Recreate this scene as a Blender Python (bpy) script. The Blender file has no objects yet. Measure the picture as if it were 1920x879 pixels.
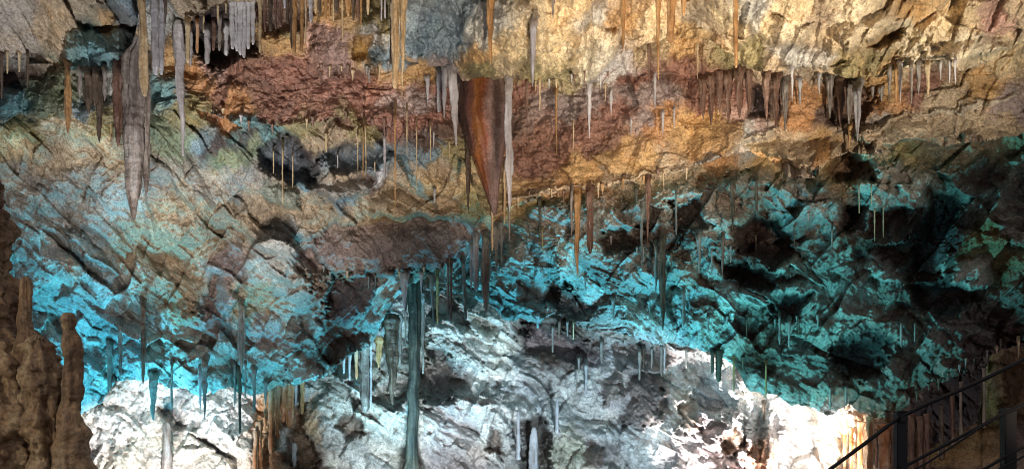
import bpy, math, random
import numpy as np
C = bpy.context.scene.collection
sc = bpy.context.scene
random.seed(7)

# ------------------------------------------------------------------ camera, world, lights
W, HORIZON, F = 1920.0, 860.0, 1800.0        # a level camera with vertical shift: verticals stay vertical
cam_d = bpy.data.cameras.new('camera'); cam = bpy.data.objects.new('camera', cam_d); C.objects.link(cam)
cam_d.sensor_width = 36; cam_d.lens = 36*F/W; cam_d.shift_y = (HORIZON-439.5)/W
cam_d.clip_end = 400; cam_d.clip_start = .05
cam.location = (0, 0, 0); cam.rotation_euler = (math.radians(90), 0, 0)
sc.camera = cam
wd = bpy.data.worlds.new('World'); sc.world = wd; wd.use_nodes = True
bg = wd.node_tree.nodes['Background']; bg.inputs[0].default_value = (.86, .82, .90, 1); bg.inputs[1].default_value = .36
sc.view_settings.view_transform = 'Standard'; sc.view_settings.look = 'None'
sc.view_settings.exposure = 0; sc.view_settings.gamma = 1
sc.render.engine = 'CYCLES'
sc.cycles.max_bounces = 4; sc.cycles.diffuse_bounces = 2; sc.cycles.glossy_bounces = 1
sc.cycles.use_denoising = True; sc.cycles.filter_width = 1.0

def P(px, py, d):
    return np.array([(px-960)/F*d, d, (HORIZON-py)/F*d])

def spot(name, loc, target, power, color, angle, blend=.6, size=.12):
    l = bpy.data.lights.new(name, 'SPOT'); o = bpy.data.objects.new(name, l); C.objects.link(o)
    l.energy = power; l.color = color; l.spot_size = math.radians(angle); l.spot_blend = blend; l.shadow_soft_size = size
    o.location = loc
    from mathutils import Vector
    d = Vector(target)-Vector(loc)
    o.rotation_euler = d.to_track_quat('-Z', 'Y').to_euler()
    return o
CY = (.07, .60, .88); CYG = (.10, .62, .70); WARM = (1, .80, .55); WHITE = (.95, .97, 1)
# warm and cool floodlights on the near rock, with added unseen fills among them
spot('flood_warm_right', (5.6, 5.6, .4), P(1560, 10, 11), 2400, (1, .90, .74), 62, .7, .12)
spot('flood_warm_middle', (.6, 3.8, -.6), P(1060, 30, 11.5), 2600, (1, .87, .72), 44, .7, .12)
spot('flood_cool_left', (-2.2, 6.6, -1.3), P(330, 120, 11.5), 1500, (.90, .94, 1.0), 56, .8, .12)
spot('fill_neutral_left', (-3.0, 7.5, -1.3), P(430, 330, 14), 2200, (1, .93, .84), 48, 1, .7)  # unseen fill added to brighten the left wall
spot('fill_warm_corner', (-.4, 2.2, 1.6), P(60, 760, 5), 60, (1, .82, .60), 50, .8, .1)  # unseen fill added to lift the foreground stalagmites
spot('fill_warm_edge', (-3.9, 3.6, .9), P(60, 700, 5), 85, (1, .86, .62), 70, 1, .1)  # weak unseen side fill added for the stalagmites' left faces
spot('flood_warm_low', (3.0, 5.0, .3), P(1870, 780, 9), 55, (1, .78, .55), 40, .8, .1)
# cyan floodlights standing on the chamber floor, behind the rims, plus an added teal fill
spot('flood_cyan_far_left', (-3.4, 14.0, -1.4), P(300, 480, 15.6), 620, CY, 75, 1, .5)
spot('flood_cyan_left', (-6.4, 14.6, -1.5), P(270, 600, 16.3), 1350, CY, 85, 1, .4)
spot('flood_cyan_middle', (-1.8, 14.9, -1.2), P(740, 600, 16.8), 1200, CY, 85, 1, .4)
spot('flood_cyan_centre', (.9, 15.2, -1.2), P(1150, 480, 16), 1750, CY, 80, 1, .4)
spot('flood_cyan_right', (3.4, 15.4, -1.2), P(1600, 480, 15.5), 1350, CYG, 90, 1, .4)
spot('fill_teal_wash', (2.6, 11.8, -1.5), P(1400, 500, 16), 950, (.10, .55, .66), 66, 1, .6)  # unseen fill added so the chamber's dark parts turn teal
# white floodlights near the foot of the back wall
spot('flood_white_left', (-5.4, 14.8, -1.3), P(330, 830, 18), 1150, WHITE, 66, .7, .08)
spot('flood_white_middle', (-1.4, 13.2, -1.4), P(790, 775, 18), 1800, (.72, .89, 1), 56, .9, .25)
spot('flood_white_centre', (1.4, 13.0, -1.4), P(1110, 745, 18), 1600, (.60, .84, 1), 54, .9, .25)
for k, (x_, y_, w_) in enumerate([(1265, 690, 700), (1325, 722, 1300), (1395, 748, 1700), (1475, 765, 2000), (1565, 775, 1800), (1640, 790, 600)]):
    spot('flood_white_ledge', tuple(P(x_-20, 962, 16.7)), P(x_, y_, 18.3), w_, WHITE, 40, 1, .04)
spot('flood_white_right', (4.6, 15.2, -1.3), P(1500, 850, 18), 330, WHITE, 50, 1, .1)

# ------------------------------------------------------------------ noise
def h3(ix, iy, iz, seed):
    n = (ix.astype(np.int64)*374761393 + iy.astype(np.int64)*668265263 + iz.astype(np.int64)*2147483647 + seed*974634777) & 0xffffffff
    n = ((n ^ (n >> 13))*1274126177) & 0xffffffff
    n = ((n ^ (n >> 16))*2246822519) & 0xffffffff
    return ((n ^ (n >> 15)) & 0xffffff).astype(np.float32)/16777216.0
def vnoise(p, s, seed=0):
    q = p*s; i = np.floor(q); f = (q-i).astype(np.float32); i = i.astype(np.int64)
    f = f*f*f*(f*(f*6-15)+10); r = 0
    for a in (0, 1):
        wa = f[:, 0] if a else 1-f[:, 0]
        for b in (0, 1):
            wb = wa*(f[:, 1] if b else 1-f[:, 1])
            for c in (0, 1):
                r = r + wb*(f[:, 2] if c else 1-f[:, 2])*h3(i[:, 0]+a, i[:, 1]+b, i[:, 2]+c, seed)
    return r*2-1
def fbm(p, s, o=4, seed=0, g=.5, ridge=False):
    r = 0; a = 1
    for k in range(o):
        n = vnoise(p+k*7.31, s, seed+k)
        r = r + a*((.5-abs(n)) if ridge else n); a *= g; s *= 2.03
    return r
def facets(p, s, seed, slope=.8, off=.35, k=.5, crack=.12, flat=True):
    """angular rock: upper envelope of randomly tilted domes about jittered cell centres; height about -1..1, plus the cell's random"""
    q = p*s
    if flat: q = q*np.array([1, 0, 1], np.float32)+np.array([0, .5, 0], np.float32)
    i = np.floor(q).astype(np.int64)
    best = np.full(len(p), -9., np.float32); sec = best.copy(); cid = np.zeros(len(p), np.float32)
    for a in (-1, 0, 1):
        for b in ((0,) if flat else (-1, 0, 1)):
            for c in (-1, 0, 1):
                x, y, z = i[:, 0]+a, i[:, 1]+b, i[:, 2]+c
                r1, r2, r3, r4 = [h3(x, y, z, seed+j) for j in range(4)]
                dx = q[:, 0]-(x+.5+(r1-.5)*.9); dy = q[:, 1]-(y+.5+(r2-.5)*.9); dz = q[:, 2]-(z+.5+(r3-.5)*.9)
                gx, gz = (r2*7.13 % 1-.5)*2*slope, (r1*5.77 % 1-.5)*2*slope
                v = off*(r4-.5)*2+gx*dx+gz*dz-k*(dx*dx+dy*dy+dz*dz)
                m = v > best; sec = np.where(m, best, np.maximum(sec, v)); best = np.where(m, v, best); cid = np.where(m, r4, cid)
    return best-crack*np.exp(-(best-sec)/.035), cid

# ------------------------------------------------------------------ materials
def rock_mat(name, rough=.62, bump=.5, streak=0, speck=.5, base=None, sc_b=9):
    m = bpy.data.materials.new(name); m.use_nodes = True; n = m.node_tree.nodes; L = m.node_tree.links
    b = n['Principled BSDF']; b.inputs['Roughness'].default_value = rough
    tc = n.new('ShaderNodeTexCoord')
    def noise(sc_, det, rg=.6, vec=None, mp=None):
        t = n.new('ShaderNodeTexNoise'); t.inputs['Scale'].default_value = sc_; t.inputs['Detail'].default_value = det
        t.inputs['Roughness'].default_value = rg
        if mp:
            k = n.new('ShaderNodeMapping'); k.inputs['Scale'].default_value = mp; L.new(tc.outputs['Object'], k.inputs[0]); L.new(k.outputs[0], t.inputs['Vector'])
        else: L.new(tc.outputs['Object'], t.inputs['Vector'])
        return t
    def ramp(src, stops):
        r = n.new('ShaderNodeValToRGB'); e = r.color_ramp.elements
        while len(e) < len(stops): e.new(.5)
        for q, (pos, c) in zip(e, stops):
            q.position = pos; q.color = (*c, 1) if not isinstance(c, (int, float)) else (c, c, c, 1)
        L.new(src, r.inputs[0]); return r
    def mul(a, bb, f=1):
        x = n.new('ShaderNodeMix'); x.data_type = 'RGBA'; x.blend_type = 'MULTIPLY'; x.inputs[0].default_value = f
        L.new(a, x.inputs[6]); L.new(bb, x.inputs[7]); return x.outputs[2]
    if base is None:
        at = n.new('ShaderNodeAttribute'); at.attribute_name = 'rock_colour'; col = at.outputs['Color']
    else:
        rr = ramp(noise(sc_b, 6, mp=(1, 1, .14)).outputs[0], [(.38, base[0]), (.5, base[1]), (.68, base[2])]); col = rr.outputs[0]
    big = ramp(noise(1.3, 6).outputs[0], [(.3, (.62, .58, .55)), (.5, (1, 1, 1)), (.7, (1.2, 1.12, .98))])
    col = mul(col, big.outputs[0], .8)
    fine = ramp(noise(14, 6, .75).outputs[0], [(.34, (.30, .27, .26)), (.47, (.95, .93, .9)), (.7, (1.3, 1.28, 1.25))])
    col = mul(col, fine.outputs[0], speck)
    sp = ramp(noise(45, 3, .6).outputs[0], [(.36, (.45, .42, .40)), (.5, (1, 1, 1)), (.7, (1.25, 1.25, 1.25))])
    col = mul(col, sp.outputs[0], speck)
    if streak:
        st = ramp(noise(5, 4, mp=(3, 3, .12)).outputs[0], [(.38, (.62, .38, .2)), (.52, (1, 1, 1))])
        col = mul(col, st.outputs[0], streak)
    L.new(col, b.inputs['Base Color'])
    rg = ramp(noise(4, 4).outputs[0], [(.3, max(rough-.28, .15)), (.7, rough+.2)]); L.new(rg.outputs[0], b.inputs['Roughness'])
    h1 = noise(22, 8, .68); bp = n.new('ShaderNodeBump'); bp.inputs['Strength'].default_value = bump; bp.inputs['Distance'].default_value = .05
    L.new(h1.outputs[0], bp.inputs['Height'])
    v = n.new('ShaderNodeTexVoronoi'); v.inputs['Scale'].default_value = 26; L.new(tc.outputs['Object'], v.inputs['Vector'])
    b2 = n.new('ShaderNodeBump'); b2.inputs['Strength'].default_value = bump*.5; b2.inputs['Distance'].default_value = .03; b2.invert = True
    L.new(v.outputs['Distance'], b2.inputs['Height']); L.new(bp.outputs[0], b2.inputs['Normal']); L.new(b2.outputs[0], b.inputs['Normal'])
    return m
def bulb_mat():
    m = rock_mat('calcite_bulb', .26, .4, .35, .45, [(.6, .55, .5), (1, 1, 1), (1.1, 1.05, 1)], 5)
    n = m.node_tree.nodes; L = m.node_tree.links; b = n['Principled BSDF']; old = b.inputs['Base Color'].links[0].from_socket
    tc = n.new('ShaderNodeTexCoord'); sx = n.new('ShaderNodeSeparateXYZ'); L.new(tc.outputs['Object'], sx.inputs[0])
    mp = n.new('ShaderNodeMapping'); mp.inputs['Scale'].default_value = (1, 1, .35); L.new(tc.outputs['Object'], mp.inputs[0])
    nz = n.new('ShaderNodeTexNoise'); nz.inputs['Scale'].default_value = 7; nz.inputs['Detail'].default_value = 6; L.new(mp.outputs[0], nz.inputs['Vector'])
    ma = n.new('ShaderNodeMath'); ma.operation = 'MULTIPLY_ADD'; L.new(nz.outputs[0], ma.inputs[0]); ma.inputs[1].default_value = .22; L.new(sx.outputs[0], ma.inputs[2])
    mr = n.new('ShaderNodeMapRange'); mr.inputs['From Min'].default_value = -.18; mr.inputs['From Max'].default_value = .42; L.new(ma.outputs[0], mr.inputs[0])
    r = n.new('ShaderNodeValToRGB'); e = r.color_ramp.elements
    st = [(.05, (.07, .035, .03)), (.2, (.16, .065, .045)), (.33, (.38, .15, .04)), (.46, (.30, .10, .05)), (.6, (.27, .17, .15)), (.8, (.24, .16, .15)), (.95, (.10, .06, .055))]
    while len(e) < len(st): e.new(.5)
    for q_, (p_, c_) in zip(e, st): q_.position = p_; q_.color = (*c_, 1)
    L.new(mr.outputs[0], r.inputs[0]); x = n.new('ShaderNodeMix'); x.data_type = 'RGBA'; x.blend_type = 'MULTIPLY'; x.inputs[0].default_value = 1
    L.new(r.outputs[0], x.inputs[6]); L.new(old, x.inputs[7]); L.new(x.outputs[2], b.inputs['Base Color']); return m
M_ROCK = rock_mat('cave_rock', .58, .55, 0, .75)
M = {
 'cream': rock_mat('calcite_cream', .5, .3, .2, .35, [(.45, .30, .15), (.58, .44, .26), (.66, .56, .40)]),
 'ochre': rock_mat('calcite_ochre', .45, .3, .3, .3, [(.28, .14, .05), (.46, .26, .11), (.52, .36, .20)]),
 'brown': rock_mat('calcite_brown', .42, .3, .4, .35, [(.09, .045, .03), (.20, .115, .085), (.33, .24, .20)]),
 'bulb': bulb_mat(),
 'grey': rock_mat('calcite_grey', .5, .35, .1, .4, [(.13, .10, .085), (.27, .23, .20), (.42, .41, .41)]),
 'white': rock_mat('calcite_white', .45, .3, .15, .25, [(.34, .31, .31), (.48, .46, .48), (.60, .60, .62)]),
 'orange': rock_mat('calcite_orange', .4, .3, .5, .25, [(.45, .15, .04), (.60, .34, .18), (.72, .60, .48)]),
 'column': rock_mat('stone_green_dark', .6, .4, .3, .4, [(.02, .022, .018), (.05, .052, .04), (.12, .11, .085)]),
 'dark': rock_mat('calcite_dark', .45, .35, .3, .4, [(.05, .035, .025), (.12, .085, .06), (.2, .15, .11)]),
 'trunk': rock_mat('flowstone_brown', .55, .6, .4, .7, [(.09, .055, .032), (.22, .15, .09), (.36, .29, .19)]),
}

# ------------------------------------------------------------------ rock colours by place, with the shade of recesses put in as dark colours: (px, py, colour, facet, popcorn)
cream=(.55,.44,.28); pale=(.58,.50,.36); ochre=(.44,.28,.13); orange=(.39,.21,.10); red=(.21,.11,.08); redb=(.25,.13,.10)
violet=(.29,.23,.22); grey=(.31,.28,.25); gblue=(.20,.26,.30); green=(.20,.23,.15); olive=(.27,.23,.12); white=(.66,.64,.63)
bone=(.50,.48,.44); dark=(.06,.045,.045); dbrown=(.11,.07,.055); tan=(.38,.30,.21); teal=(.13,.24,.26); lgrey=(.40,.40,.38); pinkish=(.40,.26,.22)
CP = [
 # top left
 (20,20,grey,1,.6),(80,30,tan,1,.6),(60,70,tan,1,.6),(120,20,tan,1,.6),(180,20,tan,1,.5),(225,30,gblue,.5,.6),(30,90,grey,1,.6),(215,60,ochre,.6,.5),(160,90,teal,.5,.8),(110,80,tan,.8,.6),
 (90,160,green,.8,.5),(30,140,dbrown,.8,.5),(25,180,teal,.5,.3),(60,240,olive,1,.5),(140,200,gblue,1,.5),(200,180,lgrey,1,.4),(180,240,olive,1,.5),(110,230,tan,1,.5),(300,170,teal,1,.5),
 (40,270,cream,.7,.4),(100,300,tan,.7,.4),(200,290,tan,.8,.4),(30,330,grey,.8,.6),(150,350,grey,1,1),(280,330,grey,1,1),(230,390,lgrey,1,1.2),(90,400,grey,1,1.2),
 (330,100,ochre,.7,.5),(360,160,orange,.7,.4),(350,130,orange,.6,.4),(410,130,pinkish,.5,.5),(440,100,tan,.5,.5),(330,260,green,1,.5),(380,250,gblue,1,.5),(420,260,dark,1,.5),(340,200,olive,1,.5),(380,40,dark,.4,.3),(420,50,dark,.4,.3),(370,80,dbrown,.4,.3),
 (350,15,tan,.8,.6),(300,40,lgrey,.5,.4),(500,40,dbrown,.5,.4),(480,10,tan,.6,.6),
 # pink boulder, ochre wall
 (520,60,olive,.5,.4),(520,85,ochre,.5,.4),(560,30,dbrown,.5,.4),(600,30,ochre,.5,.4),(590,65,pinkish,.3,.3),(640,60,pinkish,.3,.3),(640,110,pinkish,.3,.4),(600,120,pinkish,.3,.4),(660,30,ochre,.4,.4),(690,90,ochre,.4,.4),(715,20,olive,.5,.5),(720,60,lgrey,.5,.5),(725,90,gblue,.5,.5),
 # red band
 (420,180,red,.5,1.3),(460,140,red,.5,1.3),(520,200,red,.5,1.4),(540,140,redb,.5,1.3),(600,180,redb,.5,1.4),(700,180,redb,.5,1.5),(760,200,violet,.5,1.5),(800,170,redb,.6,1.5),(840,230,dbrown,.6,1.2),(780,230,redb,.6,1.2),(450,200,orange,.5,1.0),(680,150,redb,.5,1.4),(600,215,red,.5,1.2),
 (760,125,ochre,.5,.8),(820,140,violet,.5,1),
 (990,180,redb,.5,1.3),(980,300,red,.5,1.4),(1050,200,violet,.5,1.3),(1100,180,violet,.5,1.2),(1080,240,red,.5,1.4),(1040,290,red,.5,1.4),(1150,220,redb,.5,1.2),(1180,140,redb,.5,1.2),(1240,200,violet,.5,1.2),(1300,150,redb,.5,1.4),(1280,110,red,.5,1.2),(1350,160,redb,.5,1.2),(1200,250,violet,.5,1.2),(1130,280,red,.5,1.2),(1190,180,violet,.5,1.3),(970,230,dbrown,.5,1.2),
 (1330,200,redb,.4,.8),(1400,180,redb,.4,.8),(1440,190,dbrown,.4,.6),(1520,190,orange,.3,.4),(1500,220,orange,.4,.5),(1560,230,dbrown,.4,.5),(1640,210,orange,.5,.6),(1700,190,orange,.5,.6),(1660,170,ochre,.5,.7),(1740,170,redb,.6,.7),(1780,190,tan,.7,.8),(1830,180,ochre,.7,.6),(1880,200,violet,.7,.7),
 (1240,235,orange,.4,.5),(1220,270,orange,.4,.4),(1290,260,ochre,.25,.2),(1340,240,ochre,.25,.2),(1340,285,orange,.3,.3),(1400,245,pinkish,.4,.3),(1420,265,lgrey,.4,.4),(1450,290,ochre,.3,.3),(1500,280,tan,.2,.2),(1550,280,ochre,.2,.2),(1600,260,tan,.3,.3),(1660,240,grey,.3,.3),(1720,240,tan,.4,.4),(1800,240,tan,.6,.6),(1880,250,tan,.6,.6),(1700,265,olive,.5,.6),
 (1080,310,ochre,.6,.4),(1150,300,ochre,.6,.3),(1200,310,ochre,.6,.3),(1160,330,tan,.5,.4),(1100,345,orange,.4,.5),(1000,355,ochre,.5,.8),(970,370,ochre,.5,.9),(1240,320,tan,.5,.4),
 # top middle and right
 (800,50,gblue,.3,2.2),(850,80,gblue,.3,2.2),(780,90,gblue,.3,2.2),(840,20,lgrey,.3,2.2),(900,60,lgrey,.3,2.0),(960,80,cream,.3,2.0),(890,120,ochre,.3,1.8),(940,130,cream,.3,1.8),(900,140,olive,.3,1.8),
 (1010,60,cream,.6,1.2),(1050,60,cream,.6,1.4),(1040,110,cream,.6,1.2),(1100,20,cream,.6,1.0),(1100,100,pale,.4,1.0),(1150,40,lgrey,.6,1.0),(1150,120,white,.5,.7),(1080,145,olive,.5,1),(1180,40,ochre,.7,1),(1220,60,cream,.7,1),(1010,140,olive,.6,1),
 (1280,70,ochre,.7,1),(1300,40,tan,.9,1),(1350,30,cream,1,1),(1400,90,olive,.8,1.2),(1450,40,cream,1.1,.9),(1500,60,pale,1.1,.9),(1550,90,tan,.9,1.2),(1600,50,cream,1.1,.8),(1600,120,olive,.8,1.4),(1640,140,ochre,.7,1.2),(1500,110,lgrey,.8,1),(1460,105,tan,.8,1),(1540,125,tan,.8,1.2),(1600,10,pale,1.1,.8),(1680,40,pale,1.1,.8),(1700,20,ochre,1,.8),(1740,60,cream,1.2,.7),(1800,80,pale,1.2,.7),(1720,100,pale,1,1),(1800,30,cream,1.1,.8),(1860,40,pinkish,.9,.8),(1900,20,tan,1,.8),(1880,90,cream,1,.8),(1400,20,lgrey,1,1),(1550,20,tan,1,1),(1500,10,cream,1,.9),
 # middle shelf left of bulb
 (480,240,teal,1,.6),(540,245,olive,1,.6),(600,240,tan,1,.6),(660,240,olive,1,.7),(640,265,tan,1,.6),(560,265,tan,1,.6),(720,240,redb,.8,1.2),(800,270,dbrown,.8,.8),(780,300,gblue,.9,.5),(830,290,olive,.9,.5),(530,300,dark,.5,.3),(650,300,gblue,.8,.4),(700,290,gblue,.8,.4),(600,300,gblue,.8,.5),(440,300,green,1,.8),(390,320,grey,1,1),(440,340,grey,1,1),(620,340,tan,.8,.5),(680,340,dbrown,.8,.5),(740,350,tan,.8,.5),(790,330,tan,.8,.5),(850,340,cream,.8,.6),(870,370,olive,.8,.6),(810,380,tan,.6,.5),(700,370,tan,.7,.5),(740,390,ochre,.6,.5),(620,370,gblue,.9,.7),(520,390,tan,.8,.9),(580,400,tan,.9,1),(660,405,tan,.8,.8),(450,390,tan,1,1.2),(350,380,tan,1,1.2),(360,440,tan,1.2,1.2),
 (620,470,violet,.25,.25),(700,460,violet,.25,.25),(780,450,violet,.25,.25),(790,470,tan,.25,.3),(660,500,tan,.3,.4),(840,430,violet,.3,.3),(850,460,violet,.3,.3),
 # left mass
 (60,450,lgrey,1.1,1),(150,450,grey,1.2,1.1),(250,460,tan,1.3,1.1),(300,480,tan,1.3,1.1),(420,480,violet,1.2,.8),(500,480,lgrey,1.3,1),(540,450,lgrey,1.3,1),(200,530,lgrey,1.3,1),(110,540,lgrey,1.3,1),(320,560,tan,1.3,1),(400,580,violet,1.3,.8),(480,560,tan,1.3,.9),(560,560,grey,1.2,.9),(660,570,dbrown,.5,.4),(700,560,lgrey,1,.9),(740,600,lgrey,1,1),(250,640,lgrey,1.4,1),(400,660,lgrey,1.4,1),(520,660,lgrey,1.3,1),(180,700,lgrey,1.2,.8),(600,660,dbrown,1,.7),(560,700,lgrey,.8,.8),(450,700,lgrey,1.2,1),(500,620,violet,1.2,.8),
 # right chamber
 (1000,400,grey,1.2,1),(1080,400,lgrey,1.2,1),(1180,400,lgrey,1.3,1.2),(1300,400,lgrey,1.3,1.3),(1400,370,grey,1.3,1.2),(1500,380,lgrey,1.4,1.2),(1440,450,dbrown,1,.6),(1000,500,lgrey,1.2,1.2),(1000,560,lgrey,1.2,1.2),(1100,540,lgrey,1,.8),(1060,560,dbrown,.7,.5),(1200,500,lgrey,1.2,1.3),(1250,450,dbrown,1.1,.8),(1200,590,lgrey,1.1,1),(1300,500,grey,1.4,1.3),(1300,590,lgrey,1.3,2),(1380,600,lgrey,1.3,2),(1400,520,dbrown,1.2,.8),(1500,520,lgrey,1.4,1.2),(1560,560,lgrey,1.3,1.3),(1500,450,grey,1.4,1.2),(1580,500,lgrey,1.3,1.6),(1600,420,dbrown,1,.6),(1680,430,dbrown,.7,.5),(1700,350,lgrey,1.3,1),(1650,340,grey,1.2,1.2),(1760,450,dark,1,.5),(1850,370,lgrey,1.1,1.2),(1900,400,lgrey,1,1),(1860,460,olive,.9,.8),(1840,300,dbrown,1,1),(1900,320,grey,1,1),(1780,560,dark,1,.5),(1850,580,lgrey,1.2,1.8),(1750,610,lgrey,1.2,1.8),(1700,640,lgrey,1.3,1.6),(1620,660,dark,.7,.4),(1540,640,lgrey,1.1,1.5),(1490,660,lgrey,1,1.2),(1440,640,grey,1.2,1.3),(1650,720,lgrey,1.2,1.4),(1480,700,grey,.9,.8),(1420,690,dbrown,.8,.6),(1580,720,grey,1,1.2),(1720,700,grey,1.2,1.2),(1780,660,grey,1.2,1.6),(1860,620,dbrown,1.2,1.4),
 # back wall; shade of the recess at its right end is painted dark
 (200,800,white,.6,2),(300,760,white,.6,2),(400,800,white,.8,1.2),(250,860,bone,1,.8),(340,860,bone,1,.8),(450,760,white,.8,1.4),(460,850,bone,.8,.8),(510,760,orange,.5,.6),(540,800,(.5,.33,.2),.5,.6),(500,860,orange,.5,.7),(580,860,dbrown,.7,.6),(600,790,bone,.9,1.2),(640,760,bone,1,.9),(700,860,bone,.6,.7),(620,850,bone,.6,.7),(690,760,lgrey,1,1),(740,800,bone,.9,.8),(760,700,grey,1,1),
 (830,640,bone,1,.6),(900,600,lgrey,1,.7),(920,660,lgrey,1,.8),(860,660,bone,.8,.6),(840,720,dbrown,.7,.5),(900,720,bone,1,.8),(840,800,violet,1,.8),(870,860,dbrown,1,.8),(930,760,lgrey,1.2,1),(940,830,lgrey,1.2,1),(1010,640,dbrown,1,.6),(1060,640,dbrown,1,.6),(1020,720,grey,1,1),(1080,700,bone,.8,.8),(1110,740,bone,.8,.8),(1180,670,violet,1,.7),(1200,760,dbrown,.7,.4),(1140,720,violet,.9,.6),(1050,780,lgrey,1,1.1),(1000,830,dbrown,.8,.6),(1110,850,dbrown,.8,.6),(1160,830,lgrey,1.2,1.2),(1080,860,olive,1,1.2),(1220,840,lgrey,1.2,1.2),(1260,700,bone,.8,1),(1290,760,tan,1,.8),(1330,760,violet,1,.6),(1280,690,violet,.8,.6),(1350,720,white,.7,1),(1400,760,white,.6,1.2),(1360,830,violet,1,.8),(1300,840,dbrown,1,.9),(1420,850,redb,.7,1),(1480,800,white,.4,.6),(1560,800,white,.4,.6),(1600,820,(.62,.45,.30),.4,.5),(1640,840,(.55,.38,.24),.4,.5),(1520,860,white,.4,.5),(1460,860,white,.4,.6),(1690,830,(.36,.24,.16),.5,.6),(1730,830,(.22,.14,.10),.6,.6),(1780,780,dark,.8,.6),(1830,720,dark,.8,.6),(1900,700,dark,.8,.6),
]
cpx = np.array([c[0] for c in CP], np.float32); cpy = np.array([c[1] for c in CP], np.float32)
cpc = np.array([list(c[2])+[c[3], c[4]] for c in CP], np.float32)
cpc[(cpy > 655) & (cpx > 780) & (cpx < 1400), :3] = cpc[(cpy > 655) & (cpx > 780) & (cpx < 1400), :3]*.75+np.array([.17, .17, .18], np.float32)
for k, (x_, y_) in enumerate(zip(cpx, cpy)):      # chamber colours darkened, most at right, to stand for its dim light
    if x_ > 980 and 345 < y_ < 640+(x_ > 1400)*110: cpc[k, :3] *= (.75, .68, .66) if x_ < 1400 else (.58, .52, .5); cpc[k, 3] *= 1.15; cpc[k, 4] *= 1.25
def place_fields(px, py, q, p=5.0):
    """rock colour, facet and popcorn amount at each place; borders wander with world-space noise"""
    wx = px+fbm(q, 1.1, 6, 50, .68)*26; wy = (py+fbm(q, 1.1, 6, 60, .68)*21+fbm(q*np.array([6, 1, .7], np.float32), 1.0, 3, 66)*9)*1.25
    out = np.zeros((len(px), 5), np.float32); CH = 20000
    for s in range(0, len(px), CH):
        e = slice(s, s+CH)
        d2 = (wx[e, None]-cpx)**2+(wy[e, None]-cpy*1.25)**2+60
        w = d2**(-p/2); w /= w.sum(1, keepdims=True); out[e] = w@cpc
    return out

# ------------------------------------------------------------------ rock sheets
def inpoly(px, py, poly):
    """signed distance to a polygon in photo units, positive inside"""
    d = np.full(len(px), 1e9, np.float32); ins = np.zeros(len(px), bool)
    for (x1, y1), (x2, y2) in zip(poly, poly[1:]+poly[:1]):
        ex, ey = x2-x1, y2-y1; t = np.clip(((px-x1)*ex+(py-y1)*ey)/(ex*ex+ey*ey+1e-6), 0, 1)
        d = np.minimum(d, np.hypot(px-x1-t*ex, py-y1-t*ey))
        c = ((y1 > py) != (y2 > py)) & (px < ex*(py-y1)/(ey+1e-9)+x1); ins ^= c
    return np.where(ins, d, -d)
ZX, ZY = 3200, 1500    # depth of the nearest rock by photo unit, so that dripstone can be hung on it
zmap = np.full((ZY, ZX), 99., np.float32)
def zsplat(px, py, d):
    ix = np.clip(px+600, 0, ZX-1).astype(int); iy = np.clip(py+300, 0, ZY-1).astype(int)
    for a in (0, 1, 2):
        for b in (0, 1, 2): np.minimum.at(zmap, (np.clip(iy+b, 0, ZY-1), np.clip(ix+a, 0, ZX-1)), d)
def rock_depth(x, y0, y1=None, w=2):
    y1 = y0+1 if y1 is None else y1
    a = zmap[int(y0)+300:max(int(y1), int(y0)+1)+300, int(x-w)+600:int(x+w)+601]; return float(a.min())

def mesh_grid(name, co, nr, nc, mat, cols=None, smooth=True):
    me = bpy.data.meshes.new(name)
    idx = np.arange(nr*nc).reshape(nr, nc)
    f = np.stack([idx[:-1, :-1], idx[1:, :-1], idx[1:, 1:], idx[:-1, 1:]], -1).reshape(-1, 4)
    me.vertices.add(nr*nc); me.vertices.foreach_set('co', co.astype(np.float32).ravel())
    me.loops.add(f.size); me.polygons.add(len(f))
    me.loops.foreach_set('vertex_index', f.ravel().astype(np.int32))
    me.polygons.foreach_set('loop_start', np.arange(0, f.size, 4, dtype=np.int32))
    me.update(calc_edges=True)
    me.polygons.foreach_set('use_smooth', np.full(len(f), smooth))
    if cols is not None:
        a = me.color_attributes.new('rock_colour', 'FLOAT_COLOR', 'POINT')
        a.data.foreach_set('color', np.c_[cols, np.ones(len(cols))].astype(np.float32).ravel())
    me.materials.append(mat); o = bpy.data.objects.new(name, me); C.objects.link(o); return o

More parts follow.
